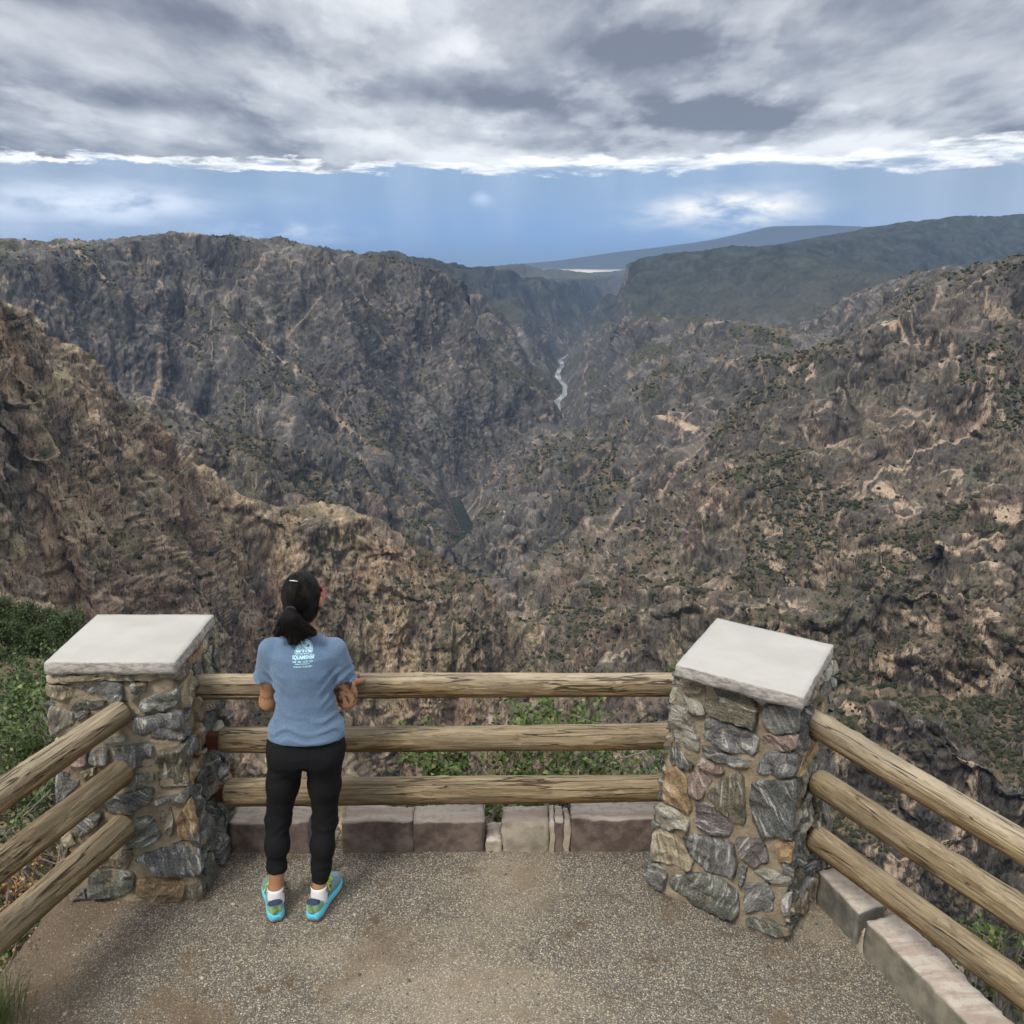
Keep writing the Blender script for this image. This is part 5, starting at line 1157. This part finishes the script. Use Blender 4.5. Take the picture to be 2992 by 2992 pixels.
# joggers
def f_pants(p):
    T2 = [(z, cx, cy, a+.008, b+.008) for z, cx, cy, a, b in TOR if z < 1.0]; d = stack(p, T2)
    d = smin(d, ell(p, (-.945, 3.352, .775), (.078, .070, .080)), .025); d = smin(d, ell(p, (-.812, 3.352, .775), (.078, .070, .080)), .025)
    for h_, k_, a_, cz in ((HPL, KNL, ANL, .245), (HPR, KNR, ANR, .185)):
        h_ = np.array(h_); k_ = np.array(k_); a_ = np.array(a_); ca = k_*.66+a_*.34+[0, -.010, 0]
        lg = chain(p, [(h_, .084), (h_*.5+k_*.5, .067), (k_, .0515), (ca, .050), (k_*.33+a_*.67, .043), (a_, .0385)], .03)
        lg = lg+.004*np.exp(-((p[:, 2]-cz-.030)/.005)**2)+.004*sstep(cz+.03, cz+.02, p[:, 2]); lg = np.maximum(lg, (cz-.045)-p[:, 2]); d = smin(d, lg, .03)
    x = p[:, 0]; w_ = fbm(p*6, 2, 5)
    d = d-.0025*np.maximum(np.sin((p[:, 2]*.9+(x+.87)*.5*np.sign(x+.87))*2*math.pi/.05+5*w_), -.3)*(np.exp(-((p[:, 2]-.42)/.06)**2)+.7*np.exp(-((p[:, 2]-.69)/.05)**2)+.5*np.exp(-((p[:, 2]-.24)/.04)**2))-.003*fbm(p*13, 3, 7)
    return np.maximum(d, p[:, 2]-.905)
V, F = surface_nets(f_pants, (-1.17, 3.2, .10), (-.62, 3.58, .93), .0062)
me = mesh_np('joggers', V, F); m, t = material('black_knit', .9, (.008, .008, .010), .2); t.put(t.b.inputs['Normal'], t.bump(t.noise(t.coord('Object'), 20, 4, .6), .008, .4)); pants = link('joggers', me, m, person)
box('pocket_tag', plain_mat('tag_white', (.7, .7, .7)), pants, (-1.052, 3.37, .745), .004, .006, .018, 0, .001)

# hair
TIE = np.array([-.900, 3.374, 1.430])
def f_hair(p):
    d = ell(p, (HX-.001, HY-.008, HZ+.012), (.079, .096, .106)); d = np.maximum(d, -(ell(p, (HX, HY+.075, HZ-.045), (.085, .080, .115))))
    d = np.maximum(d, (HZ-.085)-p[:, 2]+.35*np.clip(p[:, 1]-HY+.02, 0, 1)*2)
    d = smin(d, ell(p, (HX, HY-.03, HZ-.055), (.062, .062, .05)), .02)
    ang = np.arctan2(p[:, 0]-TIE[0], p[:, 2]-TIE[2]); d = d+.004*pn(p*np.array([40, 30, 9]), 8)*sstep(.0, -.05, p[:, 1]-HY)+.0006*np.sin(ang*70+6*pn(p*14, 3))+.002*pn(p*np.array([18, 18, 9]), 6)
    tail = cone(p, TIE, TIE+[.0, -.022, -.03], .015, .026)
    for (a, b, ra, rb) in (((0, -.020, -.025), (-.056, -.014, -.092), .024, .020), ((0, -.022, -.025), (.012, -.012, -.125), .030, .024), ((.01, -.020, -.03), (.085, -.008, -.095), .028, .018), ((.01, -.020, -.03), (.048, -.010, -.108), .024, .016), ((0, -.02, -.05), (-.012, -.006, -.135), .022, .010)):
        tail = smin(tail, cone(p, TIE+a, TIE+b, ra, rb), .022)
    tail = tail+.0022*np.sin((p[:, 0]-TIE[0])/(np.abs(p[:, 2]-TIE[2])+.03)*40+5*pn(p*12, 5))
    return np.minimum(smin(d, tail, .006), 9)
V, F = surface_nets(f_hair, (-1.0, 3.29, 1.27), (-.75, 3.62, 1.60), .0034)
me = mesh_np('hair', V, F); m, t = material('black_hair', .5, (.004, .004, .004), .16); co = t.coord('Object')
rel = t.vmath('SUBTRACT', co, tuple(TIE)); rx, ry, rz_ = t.sep(rel); ang = t.math('ARCTAN2', rx, rz_)
sn = t.noise(t.comb(t.math('MULTIPLY', ang, 14.0), t.math('MULTIPLY', ry, 6.0), t.math('MULTIPLY', rz_, 3.0)), 3.0, 4, .7)
t.put(t.b.inputs['Base Color'], t.mix(sn, (.002, .002, .002), (.009, .0075, .007))); t.put(t.b.inputs['Normal'], t.bump(sn, .004, .7))
hair = link('hair', me, m, person)
r = np.random.default_rng(8); tb = Tubes()
for k in range(420):
    a = r.uniform(-1, 1); s0 = TIE+np.array([a*.014, -.012, -.02]); e0 = TIE+np.array([a*.070+.018+r.normal(0, .013), -.006+r.normal(0, .012), -.085-.045*(1-abs(a))+r.normal(0, .012)]); md = (s0+e0)/2+np.array([a*.014, -.018, 0])
    tb.add([s0, md, e0*.85+md*.15, e0+np.array([a*.006, 0, -.004])], [.0022, .0019, .0013, .0003], 3)
for k in range(46):
    s = r.choice([-1, 1]); s0 = np.array([HX+s*.072, HY-.02+r.normal(0, .012), HZ-.045+r.normal(0, .02)]); e0 = s0+np.array([s*r.uniform(.01, .045), -.02, -r.uniform(.02, .08)]); tb.add([s0, (s0+e0)/2+[s*.01, -.01, .008], e0], [.0009, .0007, .0002], 3)
for k in range(620):      # combed-back strands lying on the head, all running to the tie
    a = r.uniform(-2.75, 2.75); el = r.uniform(.15, 1.0); ctr = np.array([HX-.001, HY-.008, HZ+.012]); rad_ = np.array([.0795, .0965, .1065])
    dT = (TIE-ctr)/rad_; dT /= np.linalg.norm(dT); up_ = np.array([0, 0, 1.]); e1_ = np.cross(up_, dT); e1_ /= np.linalg.norm(e1_); e2_ = np.cross(dT, e1_); dirn = math.sin(a)*e1_+math.cos(a)*e2_; mx_ = 1.75*el*(1 if abs(a) < 1.7 else .35); pts_ = []
    for q in np.linspace(mx_, .10, 9):
        v_ = dT*math.cos(q)+dirn*math.sin(q); pts_.append(ctr+v_*rad_*(1.004+.010*math.sin(q*2+k)*.5))
    if min(p_[2] for p_ in pts_) > HZ-.075 and max(p_[1] for p_ in pts_) < HY+.06: tb.add(pts_+[TIE+np.array([0, -.006, 0])], [.0007]+[.0015]*8+[.0012], 3)
me = mesh_np('loose_strands', np.vstack(tb.V), np.vstack(tb.F)); link('loose_strands', me, m, hair)
th = np.linspace(0, 2*math.pi, 24); ring = np.stack([TIE[0]+.0185*np.cos(th), TIE[1]-.006+.010*np.sin(th)*.3-.008*0+np.zeros(24), TIE[2]-.002+.0165*np.sin(th)], -1)
tb = Tubes(); tb.add(ring, np.full(24, .0065), 8); tb.build('hair_tie', plain_mat('tie_dark', (.02, .018, .03), .8), hair)
tb = Tubes(); tb.add([(HX-.028, 3.405, HZ+.105), (HX-.012, 3.400, HZ+.106), (HX+.006, 3.402, HZ+.103)], [.0016, .0020, .0014], 6); tb.build('hair_clip', plain_mat('clip_silver', (.65, .65, .68), .25, .8), hair)
# sunglasses
m_red = plain_mat('red_frame', (.45, .02, .02), .35, .5); gl = None
tb = Tubes()
for s in (-1, 1): tb.add([(HX+s*.0835, HY-.012, HZ-.012), (HX+s*.0865, HY+.01, HZ+.004), (HX+s*.081, HY+.06, HZ+.004), (HX+s*.066, HY+.1, HZ+.002)], [.003, .005, .005, .005], 6)
tb.add([(HX-.066, HY+.1, HZ+.012), (HX, HY+.118, HZ+.012), (HX+.066, HY+.1, HZ+.012)], [.003, .003, .003], 6)
gl = tb.build('sunglasses', m_red, person)
Vl = [];
for s in (-1, 1):
    for i in range(10):
        a = i*math.pi/5; Vl.append((HX+s*.036+.027*math.cos(a), HY+.115-.012*abs(s*.036+.027*math.cos(a))/.06, HZ-.004+.018*math.sin(a)))
link('lens', mesh_np('lens', Vl, np.array([list(range(10)), list(range(10, 20))])), plain_mat('lens_dark', (.01, .01, .015), .1, .8), gl, smooth=False)

# shoes, socks
def shoe(heel, toe):
    h = np.array([*heel, 0.]); d_ = np.array([*toe, 0.])-h; L = np.linalg.norm(d_); d_ /= L; n_ = np.array([d_[1], -d_[0], 0]); side = 1 if d_[0] > 0 else -1
    gzz = ground_z(*heel)+.001
    S_ = np.linspace(0, 1, 30); na = 28
    def hw(s): return np.interp(s, [0, .03, .10, .25, .45, .62, .78, .9, .97, 1], [.020, .030, .036, .037, .036, .044, .047, .038, .022, .006])
    def loft(zlo, zhi, wid, sq, s0=0, s1=1):
        rings = []
        for s in (1-np.cos(np.linspace(0, math.pi, 40)))/2:
            w_ = wid(s); a_, b_ = zlo(s), zhi(s); ring = []
            for k in range(na):
                t_ = 2*math.pi*k/na; cx_, sy_ = math.cos(t_), math.sin(t_); cx_ = math.copysign(abs(cx_)**sq, cx_); sy_ = math.copysign(abs(sy_)**sq, sy_)
                ring.append(h+d_*s*L+n_*w_*cx_+np.array([0, 0, gzz+(a_+b_)/2+(b_-a_)/2*sy_]))
            rings.append(ring)
        V_ = np.array(rings).reshape(-1, 3); F_ = [grid_faces(40, na, True), np.array([list(range(na))]), np.array([[39*na+i for i in range(na)][::-1]])]
        return V_, F_
    base_ = lambda s: np.interp(s, [0, .12, .7, .9, 1], [.009, .004, .004, .012, .030]); topm = lambda s: np.interp(s, [0, .3, .6, .9, 1], [.052, .046, .038, .038, .044])
    V_, F_ = loft(lambda s: topm(s)-.012, lambda s: np.interp(s, [0, .06, .16, .30, .42, .58, .75, .92, 1], [.092, .108, .086, .090, .108, .092, .072, .060, .046]), lambda s: hw(s)*.96, .72)
    me = mesh_np('shoe', V_, F_); hz = V_[:, 2]-gzz; sl_ = (V_-h)@d_/L
    C = np.tile([.20, .31, .33], (len(V_), 1)).astype(float); lime = (sstep(.34, .05, sl_)*sstep(.09, .06, hz))[:, None]; C = C*(1-lime)+np.array([.33, .50, .16])*lime
    lat = (V_-h)@n_; sw = (np.abs((hz-.062)-.22*(sl_-.36)) < .007)&(np.abs(sl_-.38) < .13); C[sw] = [.03, .045, .07]
    hl = (np.abs(lat) < .007)&(sl_ < .1)&(hz < .088)&(hz > .058); C[hl] = [.04, .05, .06]
    col_ = (hz > .086)&(sl_ < .32); C[col_] = [.035, .05, .085]
    color_attr(me, 'sc', C); m, t = material('shoe_mesh', .8, spec=.2); t.put(t.b.inputs['Base Color'], t.attr('sc')); t.put(t.b.inputs['Normal'], t.bump(t.voro(t.coord('Object'), 400), .0015, .5)); sh = link('shoe', me, m, person)
    V_, F_ = loft(base_, topm, lambda s: hw(s)*1.06, .55); link('midsole', mesh_np('midsole', V_, F_), plain_mat('foam_cyan', (.13, .56, .74), .6, .3, .05), sh)
    V_, F_ = loft(lambda s: base_(s)-.006, lambda s: base_(s)+.003, lambda s: hw(s)*1.03, .5); link('outsole', mesh_np('outsole', V_, F_), plain_mat('rubber_brown', (.17, .07, .03), .8), sh)
    tb = Tubes(); r_ = np.random.default_rng(4)
    for k in range(5):
        s = .44+k*.055; zt = np.interp(s, [.42, .58, .75], [.108, .092, .074])+gzz+.002; c_ = h+d_*s*L
        tb.add([c_-n_*.022+[0, 0, zt-.008], c_+[0, 0, zt+.003], c_+n_*.022+d_*.006+[0, 0, zt-.008]], [.0026]*3, 6)
    c_ = h+d_*.43*L+np.array([0, 0, gzz+.113])
    for sg in (-1, 1):
        for q in (0, 1):
            tip = c_+n_*sg*(.034+.010*q)+d_*(.01-.03*q)+np.array([0, 0, -.012-.008*q]); tb.add([c_, c_+n_*sg*.016+np.array([0, 0, .010])+d_*.010*q, tip, tip*.6+c_*.4+np.array([0, 0, -.010])], [.0030]*4, 6)
    tb.build('laces', plain_mat('neon_lace', (.62, .85, .04), .6, .3, .05), sh); return sh
shoe((-1.035, 3.275), (-1.125, 3.535)); shoe((-.880, 3.280), (-.822, 3.560))
m_sock = plain_mat('white_sock', (.72, .72, .74), .95, .1, .05, 300)
for a_ in (ANL, ANR):
    tb = Tubes(); x, y = a_[0], a_[1]; tb.add([(x, y-.008, .05), (x, y-.010, .085), (x, y-.006, .103), (x, y-.004, .120), (x, y-.004, .124)], [.036, .037, .0345, .0365, .034], 22); tb.build('sock', m_sock, person)
